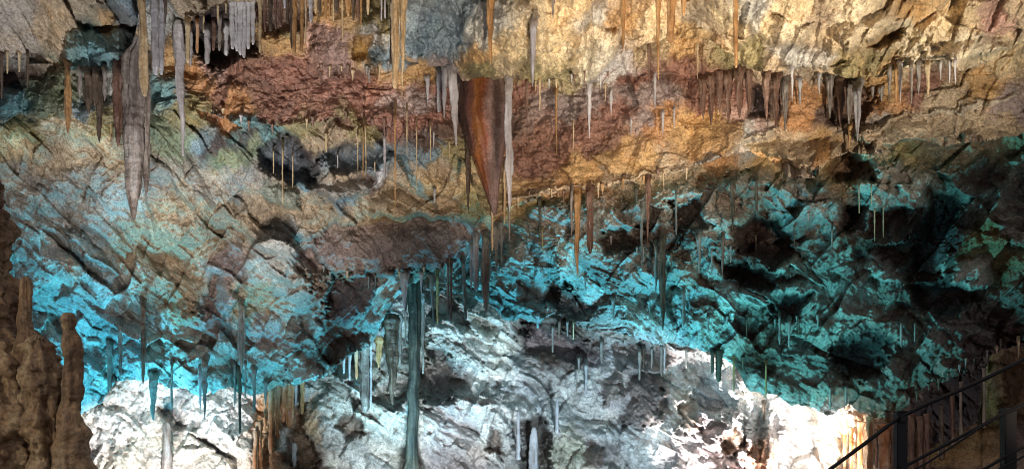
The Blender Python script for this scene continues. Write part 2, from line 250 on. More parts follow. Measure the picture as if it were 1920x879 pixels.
XS = np.concatenate([np.arange(-560, -80, 7), np.arange(-80, 2000, 1.7), np.arange(2000, 2500, 7)]).astype(np.float32)
def sheet(name, top, bottom, depth, feats=(), curl=0, curltop=0, rows=None, jag=7, fs=(1.0, .5, .2), fa=(.42, .22, .09), aniso=None, xs=XS, seed=0, res=1.7, fs4=1.0, popk=.62, amp=1.0, kind='structure'):
    tx = np.interp(xs, [a[0] for a in top], [a[1] for a in top]); bx = np.interp(xs, [a[0] for a in bottom], [a[1] for a in bottom])
    # ragged rims
    q = np.c_[xs*.01, xs*0, xs*0+seed]
    j = fbm(q, 2.2, 5, 80+seed, .62)*jag*1.5
    if curl: bx = bx+j
    if curltop: tx = tx+j
    hgt = np.maximum(bx-tx, 4); nr = rows or int(np.percentile(hgt, 90)/res)
    v = np.linspace(0, 1, nr)[:, None]
    PY = tx[None, :]+v*hgt[None, :]; PX = np.repeat(xs[None, :], nr, 0)
    shp = PY.shape; px = PX.ravel().astype(np.float32); py = PY.ravel().astype(np.float32)
    D = depth(px, py).astype(np.float32)
    q = np.c_[(px-960)/F*D, D*.5, (HORIZON-py)/F*D].astype(np.float32)
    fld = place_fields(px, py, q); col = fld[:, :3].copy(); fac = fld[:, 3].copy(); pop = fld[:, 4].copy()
    for ft in feats:
        poly, a, tlx, tly, soft, c, smf = ft
        xx = [p_[0] for p_ in poly]; yy = [p_[1] for p_ in poly]
        m = (px > min(xx)-30) & (px < max(xx)+30) & (py > min(yy)-30) & (py < max(yy)+30)
        if not m.any(): continue
        sz = min(max(xx)-min(xx), max(yy)-min(yy)); wob = fbm(q[m], 1.6, 6, 31, .7)*min(14, 3+sz*.14)
        sd = inpoly(px[m]+wob, py[m]+fbm(q[m], 1.6, 6, 47, .7)*min(12, 3+sz*.12), poly)
        k = 1/(1+np.exp(-np.clip(sd/(soft*.55), -20, 20)))
        cx, cy = sum(xx)/len(xx), sum(yy)/len(yy); w_ = max(max(xx)-min(xx), 1)/2; h_ = max(max(yy)-min(yy), 1)/2
        dome = .65+.35*np.clip(sd/(min(w_, h_)*.6), 0, 1)
        D[m] -= k*(a*dome+tlx*(px[m]-cx)/w_+tly*(py[m]-cy)/h_)
        if c is not None: kc = (k*.82)[:, None]; col[m] = col[m]*(1-kc)+np.array(c)*kc
        smf = .5+.5*smf; fac[m] *= 1-k*(1-smf); pop[m] *= 1-k*(1-smf)
    # rock relief
    wq = q+np.c_[fbm(q, .9, 3, 5+seed), fbm(q, .9, 3, 6+seed), fbm(q, .9, 3, 7+seed)]*.19
    if aniso:   # bedding: stretched along a dipping direction
        an, st = aniso; ca, sa = math.cos(an), math.sin(an)
        u = wq[:, 0]*ca+wq[:, 2]*sa; w = -wq[:, 0]*sa+wq[:, 2]*ca; wq = np.c_[u/st, wq[:, 1], w]
    wq = wq.astype(np.float32)
    f1, c1 = facets(wq, fs[0], 11+seed); f2, c2 = facets(wq, 1/fs[1], 23+seed, 1.25, .42, .3); f3, c3 = facets(wq, 1/fs[2], 37+seed, 1.3, .5, .25)
    rel = fac*(f1*fa[0]+f2*fa[1]*1.2+f3*fa[2]*1.1)
    f4, c4 = facets(wq+np.c_[fbm(q, 4, 2, 12), q[:, 1]*0, fbm(q, 4, 2, 13)].astype(np.float32)*.05, 10.5, 41+seed, 1.3, .6, .5, .25)
    rel += (.35+.65*fac)*f4*.052*(fs4 if True else 1)
    rel += fac*fbm(wq, 1.6, 5, 90+seed, .55, True)*.12
    pc, _ = facets(q+np.c_[fbm(q, 6, 2, 3), fbm(q, 6, 2, 4), fbm(q, 6, 2, 8)]*.03, 11., 55+seed, .5, .6, 1.2)
    rel += pop*popk*(pc*.050+fbm(q, 7, 4, 70+seed, .65)*.040+fbm(q, 24, 2, 75+seed)*.013)
    D = D-rel.astype(np.float32)*amp
    # block to block colour change of the stone itself
    tone = (1+(c2-.5)*.45+(c3-.5)*.45+(c4-.5)*.35)[:, None]; col = col*tone*(1+np.c_[c1-.5, (c1-.5)*.6, (c1-.5)*.2]*.25)
    dv = D.reshape(shp)
    pos = np.c_[(px-960)/F*D, D, (HORIZON-py)/F*D].reshape(*shp, 3); cg = col.reshape(*shp, 3)
    zsplat(px, py, D)
    def curlrows(edge, ce, up, n=14, length=3.2):
        # the rim rolls over and the rock carries on backwards above (or below) the line of sight
        t = np.linspace(0, 1, n)[1:, None, None]
        d = edge/edge[:, 1:2]
        back = d[None]*length*t**1.3; back[..., 2] += up*(.12*np.sqrt(t[..., 0])*1+.5*t[..., 0])
        wob = (fbm(edge, 2.5, 3, 99)*.15)[None, :, None]*t
        r = edge[None]+back; r[..., 2:3] += wob*0+0; return r, np.repeat(ce[None], n-1, 0)
    if curl:
        r, cc = curlrows(pos[-1], cg[-1], 1, length=curl); pos = np.concatenate([pos, r]); cg = np.concatenate([cg, cc])
    if curltop:
        r, cc = curlrows(pos[0], cg[0], -1, length=curltop); pos = np.concatenate([r[::-1], pos]); cg = np.concatenate([cc[::-1], cg])
    n_r = pos.shape[0]
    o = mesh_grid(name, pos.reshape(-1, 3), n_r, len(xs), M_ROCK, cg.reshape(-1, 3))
    o['kind'] = kind
    return o
def lerp(y, ys, ds): return np.interp(y, ys, ds)

LIP1 = [(-600,110),(0,110),(50,102),(100,115),(130,135),(190,140),(235,128),(248,100),(260,20),(300,-5),(330,38),(380,28),(420,8),(470,2),(500,-10),(600,-20),(690,-10),(738,10),(750,112),(800,118),(850,125),(868,148),(920,155),(980,150),(1000,158),(1060,156),(1130,150),(1160,130),(1168,95),(1215,80),(1260,72),(1330,78),(1395,115),(1440,135),(1520,132),(1590,155),(1650,150),(1700,128),(1745,118),(1800,132),(1850,112),(1920,80),(2500,-20)]
LIP2 = [(-600,225),(0,225),(60,215),(120,225),(200,235),(300,215),(340,195),(380,205),(420,222),(470,238),(560,238),(620,222),(680,230),(740,240),(800,258),(850,280),(880,310),(900,380),(930,405),(960,385),(1000,372),(1080,358),(1150,348),(1200,336),(1260,325),(1290,318),(1340,300),(1400,278),(1440,295),(1480,326),(1530,332),(1560,300),(1590,285),(1640,295),(1680,275),(1720,264),(1800,272),(1850,268),(1920,245),(2500,180)]
LIP3 = [(-600,790),(150,770),(190,748),(215,715),(240,705),(280,715),(330,730),(380,738),(430,728),(500,738),(560,724),(600,716),(625,690),(640,672),(700,635),(740,560),(790,530),(850,505),(880,470),(905,440),(940,415),(960,395),(1000,380),(1100,330),(1300,270),(2500,150)]
LIP4 = [(-600,480),(740,520),(800,540),(900,560),(960,595),(1040,590),(1070,600),(1130,622),(1200,638),(1260,650),(1330,665),(1380,695),(1430,742),(1480,762),(1560,768),(1640,776),(1690,770),(1740,735),(1800,695),(1870,655),(1920,640),(2500,560)]

# 1. the near roof
F1 = [
 ([(852,40),(880,5),(930,-10),(985,20),(1000,70),(995,120),(970,150),(900,152),(862,130)], .75,.15,.1,7,None,.8),
 ([(105,62),(150,44),(200,60),(240,62),(240,100),(215,128),(180,140),(130,132),(112,100)], .6,.1,.2,3,teal,.5),
 ([(195,-20),(250,-20),(246,58),(200,52)], .35,.1,0,3,gblue,.5),
 ([(757,-20),(900,-20),(870,40),(856,122),(800,116),(757,108)], .15,.1,0,3,gblue,1),
 ([(1068,130),(1085,70),(1110,45),(1150,60),(1166,95),(1132,152),(1075,156)], .4,.1,.1,3,pale,.5),
 ([(1620,92),(1660,70),(1702,60),(1692,80),(1650,96)], -.35,0,0,2,ochre,.5),
 ([(1440,90),(1500,85),(1570,105),(1540,130),(1470,128)], .12,0,.2,4,lgrey,.7),
 ([(1700,70),(1760,95),(1850,60),(1890,85),(1800,110),(1740,112)], .25,.1,.2,3,pale,.8),
 ([(1560,40),(1660,20),(1700,50),(1640,75),(1580,95)], .3,.1,.25,3,pale,.8),
]
sheet('cave_ceiling', [(-600,-260),(2500,-260)], LIP1, lambda x, y: lerp(y, [-260,-60,160], [8.6,10.2,11.6])+.4*np.sin(x/260.), F1, curl=2.2, rows=225, jag=5, seed=1, amp=1, popk=.8)
# 2. the red brown ledge
F2 = [
 ([(960,372),(1060,352),(1150,338),(1260,318),(1330,300),(1400,262),(1470,248),(1470,256),(1404,272),(1336,310),(1264,328),(1154,348),(1064,362),(962,384)], .22,0,0,2,(.52,.42,.30),.6),
 ([(1610,250),(1690,214),(1750,222),(1820,200),(1900,170),(1904,178),(1822,212),(1752,232),(1692,224),(1616,260)], .22,0,0,2,(.52,.45,.36),.6),
 ([(1400,275),(1470,262),(1475,300),(1440,294),(1410,282)], .25,.1,.2,3,(.40,.31,.19),.3),
 ([(575,40),(600,5),(680,0),(715,40),(705,100),(680,135),(620,142),(580,120)], .6,.1,.15,6,None,.8),
 ([(660,72),(697,66),(692,106),(664,110)], -.12,.05,0,2,(.28,.15,.03),.3),
 ([(1468,265),(1560,262),(1578,288),(1542,328),(1500,332),(1462,300)], .4,.15,.2,4,tan,.3),
 ([(1538,262),(1562,268),(1546,312),(1518,322)], .03,-.1,0,2,(.33,.16,.05),.3),
 ([(1262,235),(1330,215),(1400,230),(1395,265),(1330,300),(1280,290)], .2,.2,.15,3,ochre,.25),
 ([(1600,255),(1690,212),(1762,232),(1740,260),(1640,288)], .3,0,.3,3,tan,.3),
 ([(1110,285),(1160,275),(1210,320),(1160,325)], .15,-.15,.1,2,ochre,.3),
 ([(1050,315),(1100,290),(1150,335),(1090,350)], .1,-.15,.1,2,ochre,.3),
 ([(1280,318),(1330,285),(1350,292),(1310,322)], .1,.2,.1,2,lgrey,.5),
 ([(50,150),(120,128),(122,205),(60,212)], .5,.2,.1,3,green,.4),
 ([(8,160),(45,160),(42,200),(8,198)], .7,.1,0,2,teal,.2),
 ([(345,20),(470,10),(470,100),(400,125),(345,60)], -.7,0,0,5,dark,.5),  # shade of the recess put into its dark colour
 ([(480,5),(560,0),(560,60),(490,70)], -.3,0,0,5,dbrown,.5),
 ([(135,140),(200,140),(200,200),(140,195)], -.4,0,0,4,grey,.6),
 ([(1555,190),(1575,160),(1625,165),(1625,235),(1570,240)], -.35,0,0,3,dbrown,.5),
 ([(1420,165),(1440,165),(1440,220),(1405,222)], -.3,0,0,3,dark,.5),
]
def d2(x, y):
    base = lerp(y, [-60,140,330,400], [12.2,12.9,12.9,12.6]); return base+np.interp(x, [-400,380,460,1000,1500,2200], [.5,.5,0,0,-.2,.3])
sheet('red_rock_ledge_wall', [(-600,-60),(2500,-140)], LIP2, d2, F2, curl=2.4, rows=270, jag=5, seed=2, amp=.8, popk=.9, fa=(.34,.2,.10))
# 3. the grey roof on the left
F3 = [  # hollows carry painted shade as dark blue grey
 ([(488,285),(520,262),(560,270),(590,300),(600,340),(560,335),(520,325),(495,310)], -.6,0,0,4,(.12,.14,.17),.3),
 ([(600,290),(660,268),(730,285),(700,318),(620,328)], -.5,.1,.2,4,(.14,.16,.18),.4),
 ([(505,335),(555,350),(552,388),(520,382),(492,355)], .35,.1,.1,3,(.30,.33,.27),.4),
 ([(697,322),(718,321),(719,350),(700,357)], .35,0,0,1.5,(.62,.62,.66),.2),
 ([(790,335),(820,325),(850,340),(840,360),(800,358)], .3,0,0,3,cream,.5),
 ([(745,290),(765,295),(800,350),(830,370),(810,372),(770,350)], .25,.1,0,2,(.14,.24,.28),.3),
 ([(545,330),(560,330),(585,355),(570,360)], .2,0,0,2,(.14,.26,.32),.3),
 ([(580,350),(640,340),(680,335),(700,360),(640,368),(600,362)], .35,0,.25,3,grey,.4),
 ([(690,375),(740,355),(820,375),(870,400),(800,400),(700,400)], .35,0,.3,3,tan,.35),
 ([(578,450),(610,425),(720,405),(860,405),(885,440),(862,470),(850,490),(800,512),(742,516),(735,526),(640,524),(600,512)], .55,0,.5,3,violet,.2),
 ([(640,527),(705,527),(692,560),(665,602),(632,600),(625,560)], .2,.4,.3,3,(.15,.12,.13),.25),
 ([(572,592),(600,580),(606,622),(585,640)], .3,.2,0,2,lgrey,.3),
 ([(520,692),(560,665),(602,690),(606,722),(530,724)], .5,.1,.3,3,bone,.6),
 ([(610,640),(660,620),(700,625),(660,660),(625,690)], .1,.1,.5,3,dbrown,.5),
 ([(395,520),(430,505),(440,560),(410,600),(385,590)], .3,.4,.2,3,violet,.4),
 ([(310,560),(350,545),(370,590),(330,600)], .25,.3,.2,3,tan,.5),
 ([(130,430),(160,425),(215,500),(190,510)], .35,-.3,.1,3,lgrey,.6),
 ([(330,640),(380,655),(390,670),(350,680),(325,660)], .3,0,.3,2,lgrey,.6),
]
sheet('grey_cave_ceiling', [(-600,120),(2500,120)], LIP3, lambda x, y: lerp(y, [120,230,400,560,760], [13.7,13.9,14.8,15.8,16.9])+np.interp(x, [0,900,1500], [0,.3,1.5]), F3, curl=2.6, rows=390, jag=9, seed=3, aniso=(-.75, 1.5), fa=(.40,.26,.13), xs=XS[XS < 1130])
# 4. the dark chamber roof on the right
F4 = [  # dark colours in the hollows stand for their shade
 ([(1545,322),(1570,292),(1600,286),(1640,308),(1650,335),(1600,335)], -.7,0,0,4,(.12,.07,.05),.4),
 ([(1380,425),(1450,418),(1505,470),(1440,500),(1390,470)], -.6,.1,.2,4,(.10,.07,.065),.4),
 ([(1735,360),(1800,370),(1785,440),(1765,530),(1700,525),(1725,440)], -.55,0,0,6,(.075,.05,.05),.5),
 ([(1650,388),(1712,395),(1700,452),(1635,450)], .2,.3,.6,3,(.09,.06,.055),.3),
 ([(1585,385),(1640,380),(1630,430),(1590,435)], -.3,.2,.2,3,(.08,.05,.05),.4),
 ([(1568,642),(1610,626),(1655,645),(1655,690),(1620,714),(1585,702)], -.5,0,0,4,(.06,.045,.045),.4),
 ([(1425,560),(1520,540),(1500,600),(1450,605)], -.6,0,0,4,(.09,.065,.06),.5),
 ([(1040,430),(1062,450),(1100,510),(1142,558),(1130,572),(1062,522),(1038,470)], .35,-.3,.1,2,bone,.3),
 ([(1045,522),(1138,578),(1105,602),(1060,592),(1025,560)], -.2,.2,.5,3,(.13,.10,.09),.3),
 ([(1150,565),(1200,560),(1235,590),(1230,625),(1180,600)], .3,-.1,.1,3,bone,.6),
 ([(1335,525),(1400,535),(1450,560),(1420,572),(1350,550)], .35,-.1,.4,2,lgrey,.4),
 ([(1800,480),(1850,478),(1864,520),(1842,542),(1790,525)], .6,-.2,.3,3,bone,.4),
 ([(1752,505),(1782,472),(1772,520)], .4,0,0,2,bone,.4),
 ([(1620,470),(1650,480),(1700,530),(1640,530)], .3,-.3,.2,3,lgrey,1),
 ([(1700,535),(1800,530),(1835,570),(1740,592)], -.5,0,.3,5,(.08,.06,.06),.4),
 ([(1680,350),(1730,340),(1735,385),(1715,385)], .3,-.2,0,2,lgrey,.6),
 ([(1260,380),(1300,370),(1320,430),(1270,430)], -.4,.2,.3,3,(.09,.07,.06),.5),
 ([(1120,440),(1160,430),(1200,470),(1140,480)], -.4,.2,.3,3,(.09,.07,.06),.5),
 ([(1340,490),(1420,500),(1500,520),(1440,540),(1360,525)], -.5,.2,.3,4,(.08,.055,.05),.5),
]
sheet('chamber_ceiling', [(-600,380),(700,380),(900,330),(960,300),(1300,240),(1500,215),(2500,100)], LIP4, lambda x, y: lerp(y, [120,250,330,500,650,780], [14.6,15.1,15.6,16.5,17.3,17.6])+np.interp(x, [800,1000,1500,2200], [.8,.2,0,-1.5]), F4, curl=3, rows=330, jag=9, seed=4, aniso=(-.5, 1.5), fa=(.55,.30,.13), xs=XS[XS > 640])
# 5. the back wall
F5 = [  # sunken patches are darkened by colour, as shade
 ([(1160,722),(1195,690),(1240,735),(1238,790),(1210,803),(1165,788),(1180,745)], .6,.2,.2,3,(.17,.12,.11),.3),
 ([(1115,708),(1150,692),(1162,740),(1132,765)], .4,.3,.2,3,(.17,.12,.11),.35),
 ([(980,605),(1120,640),(1110,680),(1050,672),(985,662)], -.15,0,.3,4,(.22,.16,.16),.5),
 ([(1140,640),(1255,668),(1240,702),(1150,692)], .1,0,.45,3,violet,.4),
 ([(1092,852),(1105,825),(1132,840),(1128,872),(1097,874)], .4,.3,.3,2,(.15,.10,.08),.3),
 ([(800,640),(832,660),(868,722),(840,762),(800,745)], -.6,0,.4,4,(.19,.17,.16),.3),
 ([(800,600),(880,612),(975,690),(960,720),(900,690),(810,650)], .5,-.4,.1,3,bone,.6),
 ([(860,570),(960,630),(965,660),(880,610)], .4,-.4,.1,2,bone,.6),
 ([(620,700),(660,690),(760,780),(740,800),(660,750)], .4,-.3,.1,3,bone,.6),
 ([(600,700),(640,720),(700,770),(660,770),(600,740)], .25,-.3,.1,3,grey,.6),
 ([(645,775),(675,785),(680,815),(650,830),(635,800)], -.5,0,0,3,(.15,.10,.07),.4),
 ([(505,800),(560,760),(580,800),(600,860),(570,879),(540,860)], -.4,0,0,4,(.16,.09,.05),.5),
 ([(520,800),(545,790),(545,850),(525,850)], .3,0,0,4,white,.5),
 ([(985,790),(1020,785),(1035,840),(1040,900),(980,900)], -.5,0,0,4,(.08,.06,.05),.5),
 ([(1275,700),(1300,690),(1320,720),(1300,745)], .2,.2,.2,2,white,.5),
 ([(1355,820),(1385,790),(1400,830),(1380,860),(1355,850)], -.3,.2,0,2,(.16,.10,.06),.4),
 ([(1310,800),(1370,780),(1360,820),(1320,840)], .2,.2,.3,2,violet,.4),
 ([(1270,760),(1300,750),(1320,800),(1280,820)], .2,.3,.2,2,(.24,.18,.14),.4),
 ([(1395,835),(1440,808),(1448,900),(1400,900)], .2,.2,0,3,(.32,.17,.10),1),
 ([(300,760),(330,765),(350,800),(320,810)], -.3,0,0,3,grey,.6),
 ([(355,815),(400,835),(440,860),(400,850)], -.3,0,0,2,(.2,.2,.2),.5),
 ([(905,835),(930,800),(950,810),(940,860)], -.3,0,0,3,dbrown,.5),
]
def d5(x, y):
    d = lerp(y, [480,640,760,900,1100], [19.6,18.9,18.4,18.0,17.8])
    d = d+np.interp(x, [100,700,1300,1660,1720,1900], [0,0,0,.0,1.5,4])
    fl = ((x > 1395) & (x < 1720) & (y > 740))
    return d-np.where(fl, (.16*np.sin(x/6.5+1.3*np.sin(x/23.))+.12*np.sin(x/15.)), 0)*np.clip((y-760)/40., 0, 1)
sheet('cave_back_wall', [(-600,430),(2500,430)], [(-600,1120),(2500,1120)], d5, F5, rows=400, seed=5, aniso=(-.6, 1.5), fa=(.42,.26,.12))
# 6. the rock slope under the railing
LIPR = [(1500,960),(1620,905),(1700,860),(1755,836),(1782,826),(1800,806),(1832,792),(1838,760),(1843,700),(1858,668),(1920,640),(2500,560)]
CPR = None
def d6(x, y): return lerp(x, [1600,1800,1920,2500], [10.2,9.6,9.0,7.5])-np.clip((y-840)/260, 0, 1)*1.6
F6 = [([(1838,660),(1885,655),(1890,740),(1872,800),(1835,800)], .25,.1,0,4,(.16,.20,.10),1.6),
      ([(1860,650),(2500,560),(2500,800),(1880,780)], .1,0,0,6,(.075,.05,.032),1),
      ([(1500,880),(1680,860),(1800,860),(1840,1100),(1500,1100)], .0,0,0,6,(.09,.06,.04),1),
      ([(1700,850),(1780,820),(1830,800),(1880,800),(1880,860),(1760,880)], .0,0,0,6,(.22,.15,.07),1)]
sheet('rock_slope_terrain', LIPR, [(-600,1200),(2500,1200)], d6, F6, curltop=2.2, rows=230, jag=6, seed=6, amp=.45, xs=XS[XS > 1490])

# floor of the chamber, mostly out of the picture
n = 90; gx, gy = np.meshgrid(np.linspace(-22, 22, n), np.linspace(-6, 26, n)); q = np.c_[gx.ravel(), gy.ravel(), gx.ravel()*0]
q[:, 2] = -1.75+fbm(q, .5, 4, 3)*.12
fl = mesh_grid('cave_floor', q, n, n, M_ROCK, np.tile(np.array([[.12, .09, .07]]), (n*n, 1))); fl['kind'] = 'structure'

# ------------------------------------------------------------------ dripstone
def drip(name, prof, depth, mat, label=None, cat='stalactite', group=None, seed=0, seg=16, rough=.10, flute=.08, flat=1.0, root=None, kind_up=False, bumps=0, knob=0, wob=.07):
    """a tapering dripstone; prof = [(py, centre px, half width px)] from its root to its tip, built upright at one distance"""
    ys = np.array([p[0] for p in prof], float); xc = np.array([p[1] for p in prof], float); hw = np.array([p[2] for p in prof], float)
    order = np.argsort(ys); ys, xc, hw = ys[order], xc[order], hw[order]
    n = int(np.clip((ys[-1]-ys[0])/2.2, 14, 420 if knob else 150)); t = np.linspace(ys[0], ys[-1], n)
    cx = np.interp(t, ys, xc); r = np.interp(t, ys, hw)/F*depth
    X = (cx-960)/F*depth; Z = (HORIZON-t)/F*depth
    Y = np.full(n, float(depth))
    if wob:     # real drips wander and swell in rings
        tq = np.c_[Z*3.1, Z*0+seed*1.7, Z*0].astype(float); sw = np.interp(np.linspace(0, 1, n), [0, .12, 1], [0, 1, 1])
        X = X+fbm(tq, 1.1, 3, seed % 71)*r.max()*wob*1.6*sw; Y = Y+fbm(tq+9, 1.1, 3, seed % 61)*r.max()*wob*sw
        r = r*(1+fbm(tq*2.2, 1.5, 3, seed % 59, .7)*(.30 if hw.max() < 7 else .12)*min(1, wob*8))
    if root:   # root = true distance of the rock it grows from
        k = np.linspace(0, 1, n); Y = Y+(root-depth)*np.clip(1-k/.24, 0, 1)**1.6
        X = X*Y/depth; Z = Z*Y/depth; r = r*Y/depth
    a = np.linspace(0, 2*math.pi, seg, endpoint=False)
    ox, oz, oy = X[n//2], Z[0] if not kind_up else Z[-1], depth
    ring = np.stack([np.cos(a), np.sin(a)], -1)
    A = np.repeat(a[None], n, 0); TT = np.repeat(Z[:, None], seg, 1)
    q = np.stack([np.cos(A)*1.3+seed*3.1, np.sin(A)*1.3, TT*1.4/np.maximum(r.max()*4, .12)], -1).reshape(-1, 3)
    q2 = np.stack([np.cos(A)*2.2+seed, np.sin(A)*2.2, TT*.25/np.maximum(r.max()*4, .2)], -1).reshape(-1, 3)
    nz = 1+(fbm(q, 1.2, 3, seed % 97)*rough*2+fbm(q2, 1.6, 2, seed % 89)*flute*2)
    if bumps: nz = nz+bumps*(facets((q*np.array([1, 1, 1])).astype(np.float32), 2.2, seed % 83, .3, .5, 1.3, 0, False)[0])
    nz = nz.reshape(n, seg)
    R = r[:, None]*nz
    if knob:
        w3 = np.stack([X[:, None]+R*ring[None, :, 0], Y[:, None]+R*ring[None, :, 1], np.repeat(Z[:, None], seg, 1)*.8], -1).reshape(-1, 3).astype(np.float32)
        kk = facets(w3+np.c_[fbm(w3, 5, 2, 1), fbm(w3, 5, 2, 2), fbm(w3, 5, 2, 3)]*.05, 7., 17, .2, .6, 1.2, 0, False)[0]+.5*facets(w3, 17., 19, .2, .6, 1.2, 0, False)[0]
        R = R+knob*(kk+.45+fbm(w3, 16, 4, 5, .6)*.35).reshape(n, seg)
    V = np.stack([X[:, None]+R*ring[None, :, 0]-ox, Y[:, None]+R*flat*ring[None, :, 1]-oy, Z[:, None]+R*0-oz], -1).reshape(-1, 3)
    V = np.vstack([V, [[X[0]-ox, Y[0]-oy, Z[0]-oz], [X[-1]-ox, Y[-1]-oy, Z[-1]-oz-(r[-1]*.6)]]])
    idx = np.arange(n*seg).reshape(n, seg); nx = np.roll(idx, -1, 1)
    f = [tuple(x) for x in np.stack([idx[:-1], idx[1:], nx[1:], nx[:-1]], -1).reshape(-1, 4).tolist()]
    f += [(n*seg, int(idx[0, k]), int(nx[0, k])) for k in range(seg)]+[(n*seg+1, int(nx[-1, k]), int(idx[-1, k])) for k in range(seg)]
    me = bpy.data.meshes.new(name); me.from_pydata(V.tolist(), [], f); me.polygons.foreach_set('use_smooth', [True]*len(f)); me.materials.append(mat)
    o = bpy.data.objects.new(name, me); C.objects.link(o); o.location = (ox, oy, oz)
    if label: o['label'] = label; o['category'] = cat
    if group: o['group'] = group
    return o
PROF = {  # share of length, share of half width
 'cone': [(0,1.35),(.04,1.12),(.1,1),(.4,.78),(.75,.45),(.95,.18),(1,.08)],
 'straw': [(0,1.4),(.04,1.1),(.08,.9),(.5,.8),(.9,.65),(1,.35)],
 'club': [(0,1.3),(.04,.9),(.15,.85),(.45,1),(.7,.85),(.88,.5),(.97,.2),(1,.06)],
 'post': [(0,1.2),(.1,1),(.5,.9),(.9,1),(1,1.3)],
 'blunt': [(0,1.3),(.05,1.1),(.12,1),(.6,.9),(.92,.75),(1,.4)],
}
cnt = [0]
def hang(px, top, tip, w, colour, label, shape='cone', d=None, group=None, lean=0, name='stalactite', cat='stalactite', jag=1.0, pull=.0):
    cnt[0] += 1; s = cnt[0]
    m = rock_depth(px, max(top, -250), tip, max(w*.4, 1))
    dd = d if d is not None else m-w/2/F*m*.7-.02-pull
    rt = None
    if d is None:
        zt = rock_depth(px, max(top-4, -250), max(top-1, -249), 1)
        if zt < 90: rt = min(max(zt, dd)+.08+w/F*m, dd+1.3)
    L = tip-top; ext = min(10, .12*L+3)
    prof = [(top-ext, px, w/2*1.1)]+[(top+a*L, px+lean*a, w/2*b) for a, b in PROF[shape]]
    return drip(name, prof, dd, M[colour], label, cat, group, seed=s, seg=10 if w < 9 else 18, rough=.15*jag, flute=.15*jag, root=rt)

# the great red brown bulb and its neighbours
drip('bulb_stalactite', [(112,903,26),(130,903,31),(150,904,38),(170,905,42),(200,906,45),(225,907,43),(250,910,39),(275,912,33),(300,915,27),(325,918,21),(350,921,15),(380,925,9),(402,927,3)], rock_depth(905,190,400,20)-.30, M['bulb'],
     'huge smooth red brown carrot shaped stalactite hanging in the middle of the picture', 'stalactite', seed=501, seg=72, rough=.06, flute=.04, wob=0)
G = 'stalactites hanging from the near roof'
hang(954,148,398,15,'white','slim bluish white stalactite close against the right side of the huge red brown bulb','club',pull=.12)
hang(946,300,420,6,'cream','thin cream straw below the right edge of the huge red brown bulb','straw',pull=.1)
hang(878,165,400,9,'dark','dark narrow stalactite along the left edge of the huge red brown bulb','club',pull=.05)
hang(848,128,275,17,'white','pale lavender crooked stalactite just left of the huge red brown bulb','cone',lean=6,pull=.05)
hang(833,130,222,12,'white','short pale stalactite second to the left of the huge red brown bulb','cone')
hang(823,132,210,9,'white','thin white stalactite third to the left of the huge red brown bulb','straw')
hang(802,145,195,8,'white','little white forked drip left of the lavender stalactite','cone')
# big left pair
drip('stalactite', [(70,262,8),(84,261,10),(110,254,17),(160,251,18),(230,250,17),(300,252,15),(350,252,12),(385,252,7),(412,253,2)], rock_depth(252,100,410,14)-.25, M['grey'],
     'thickest long grey brown stalactite at left with a blue grey top and brown tip', 'stalactite', group=G, seed=502, seg=30, rough=.12, flute=.14)
hang(274,100,370,17,'grey','long grey stalactite pressed to the right flank of the thickest left one','club',group=G,pull=.25)
hang(221,118,276,18,'brown','dark red brown stalactite just left of the thickest long grey one','club',group=G,pull=.1)
hang(264,-40,180,17,'cream','long ochre cream stalactite running in from the top above the thick grey pair','blunt',group=G,lean=8,pull=.45)
hang(287,-40,140,15,'white','pale blue stalactite with blunt tip right of the long ochre cream one','blunt',group=G,lean=6,pull=.35)
hang(303,-30,140,11,'white','narrow white stalactite beside the pale blue blunt one','blunt',group=G,pull=.3)
hang(310,-40,48,9,'dark','short dark stalactite at the top between white ones','cone',group=G,pull=.3)
drip('stalactite', [(40,334,7),(54,334,10),(70,334,11),(110,336,10),(150,338,8),(200,340,6),(250,342,4),(292,343,2)], rock_depth(338,60,290,8)-.3, M['white'],
     'long lavender white dagger stalactite standing apart right of the thick left pair', 'stalactite', group=G, seed=503, seg=20)
hang(128,120,250,12,'ochre','lone ochre brown stalactite under the left lip of the roof','club',group=G,pull=.1)
for x, t, b, w, c, lb in [(165,132,215,15,'dark','left blunt member of the dark cluster under the blue green rock'),(178,132,200,13,'dark','second member of the dark cluster under the blue green rock'),(186,132,268,12,'dark','longest member of the dark cluster under the blue green rock'),(196,130,190,9,'grey','right pale edged member of the dark cluster under the blue green rock'),(150,130,185,8,'grey','small grey stalactite at the left of the dark cluster')]:
    hang(x, t, b, w, c, lb, 'club', group=G, pull=.1)
for x, t, b, c, lb in [(3,98,185,'dark','dark stalactite at the very left edge under the roof lip'),(14,98,138,'cream','short cream straw near the left edge under the roof lip'),(36,100,135,'cream','longer cream straw left of the tan rock under the roof lip'),(52,100,165,'dark','dark thin drip in front of the green rock at left')]:
    hang(x, t, b, 5, c, lb, 'straw', group=G)
# recess cluster at the top left
G2 = 'stalactites in the dark recess at the top left'
for x, t, b, w, c, lb in [(352,38,118,9,'cream','cream stalactite nearest the lavender dagger in the dark recess'),(357,52,124,8,'white','white tipped stalactite with rounded foot in the dark recess'),(370,40,100,6,'orange','orange brown stalactite left of the blue green drip in the recess'),(382,32,62,4,'cream','short straw above the blue green drip in the recess'),
      (388,50,120,11,'white','broad white stalactite in the middle of the dark recess'),(400,40,95,8,'brown','brown stalactite right of the broad white one in the recess'),(412,30,95,8,'grey','grey stalactite at the back of the dark recess'),(425,45,104,9,'white','white stub stalactite left of the white drapery'),(409,12,38,4,'cream','tiny straw hanging from the roof lip over the recess'),(424,8,26,3,'cream','tiniest straw hanging from the roof lip near the white drapery')]:
    hang(x, t, b, w, c, lb, 'blunt', group=G2, pull=.1)
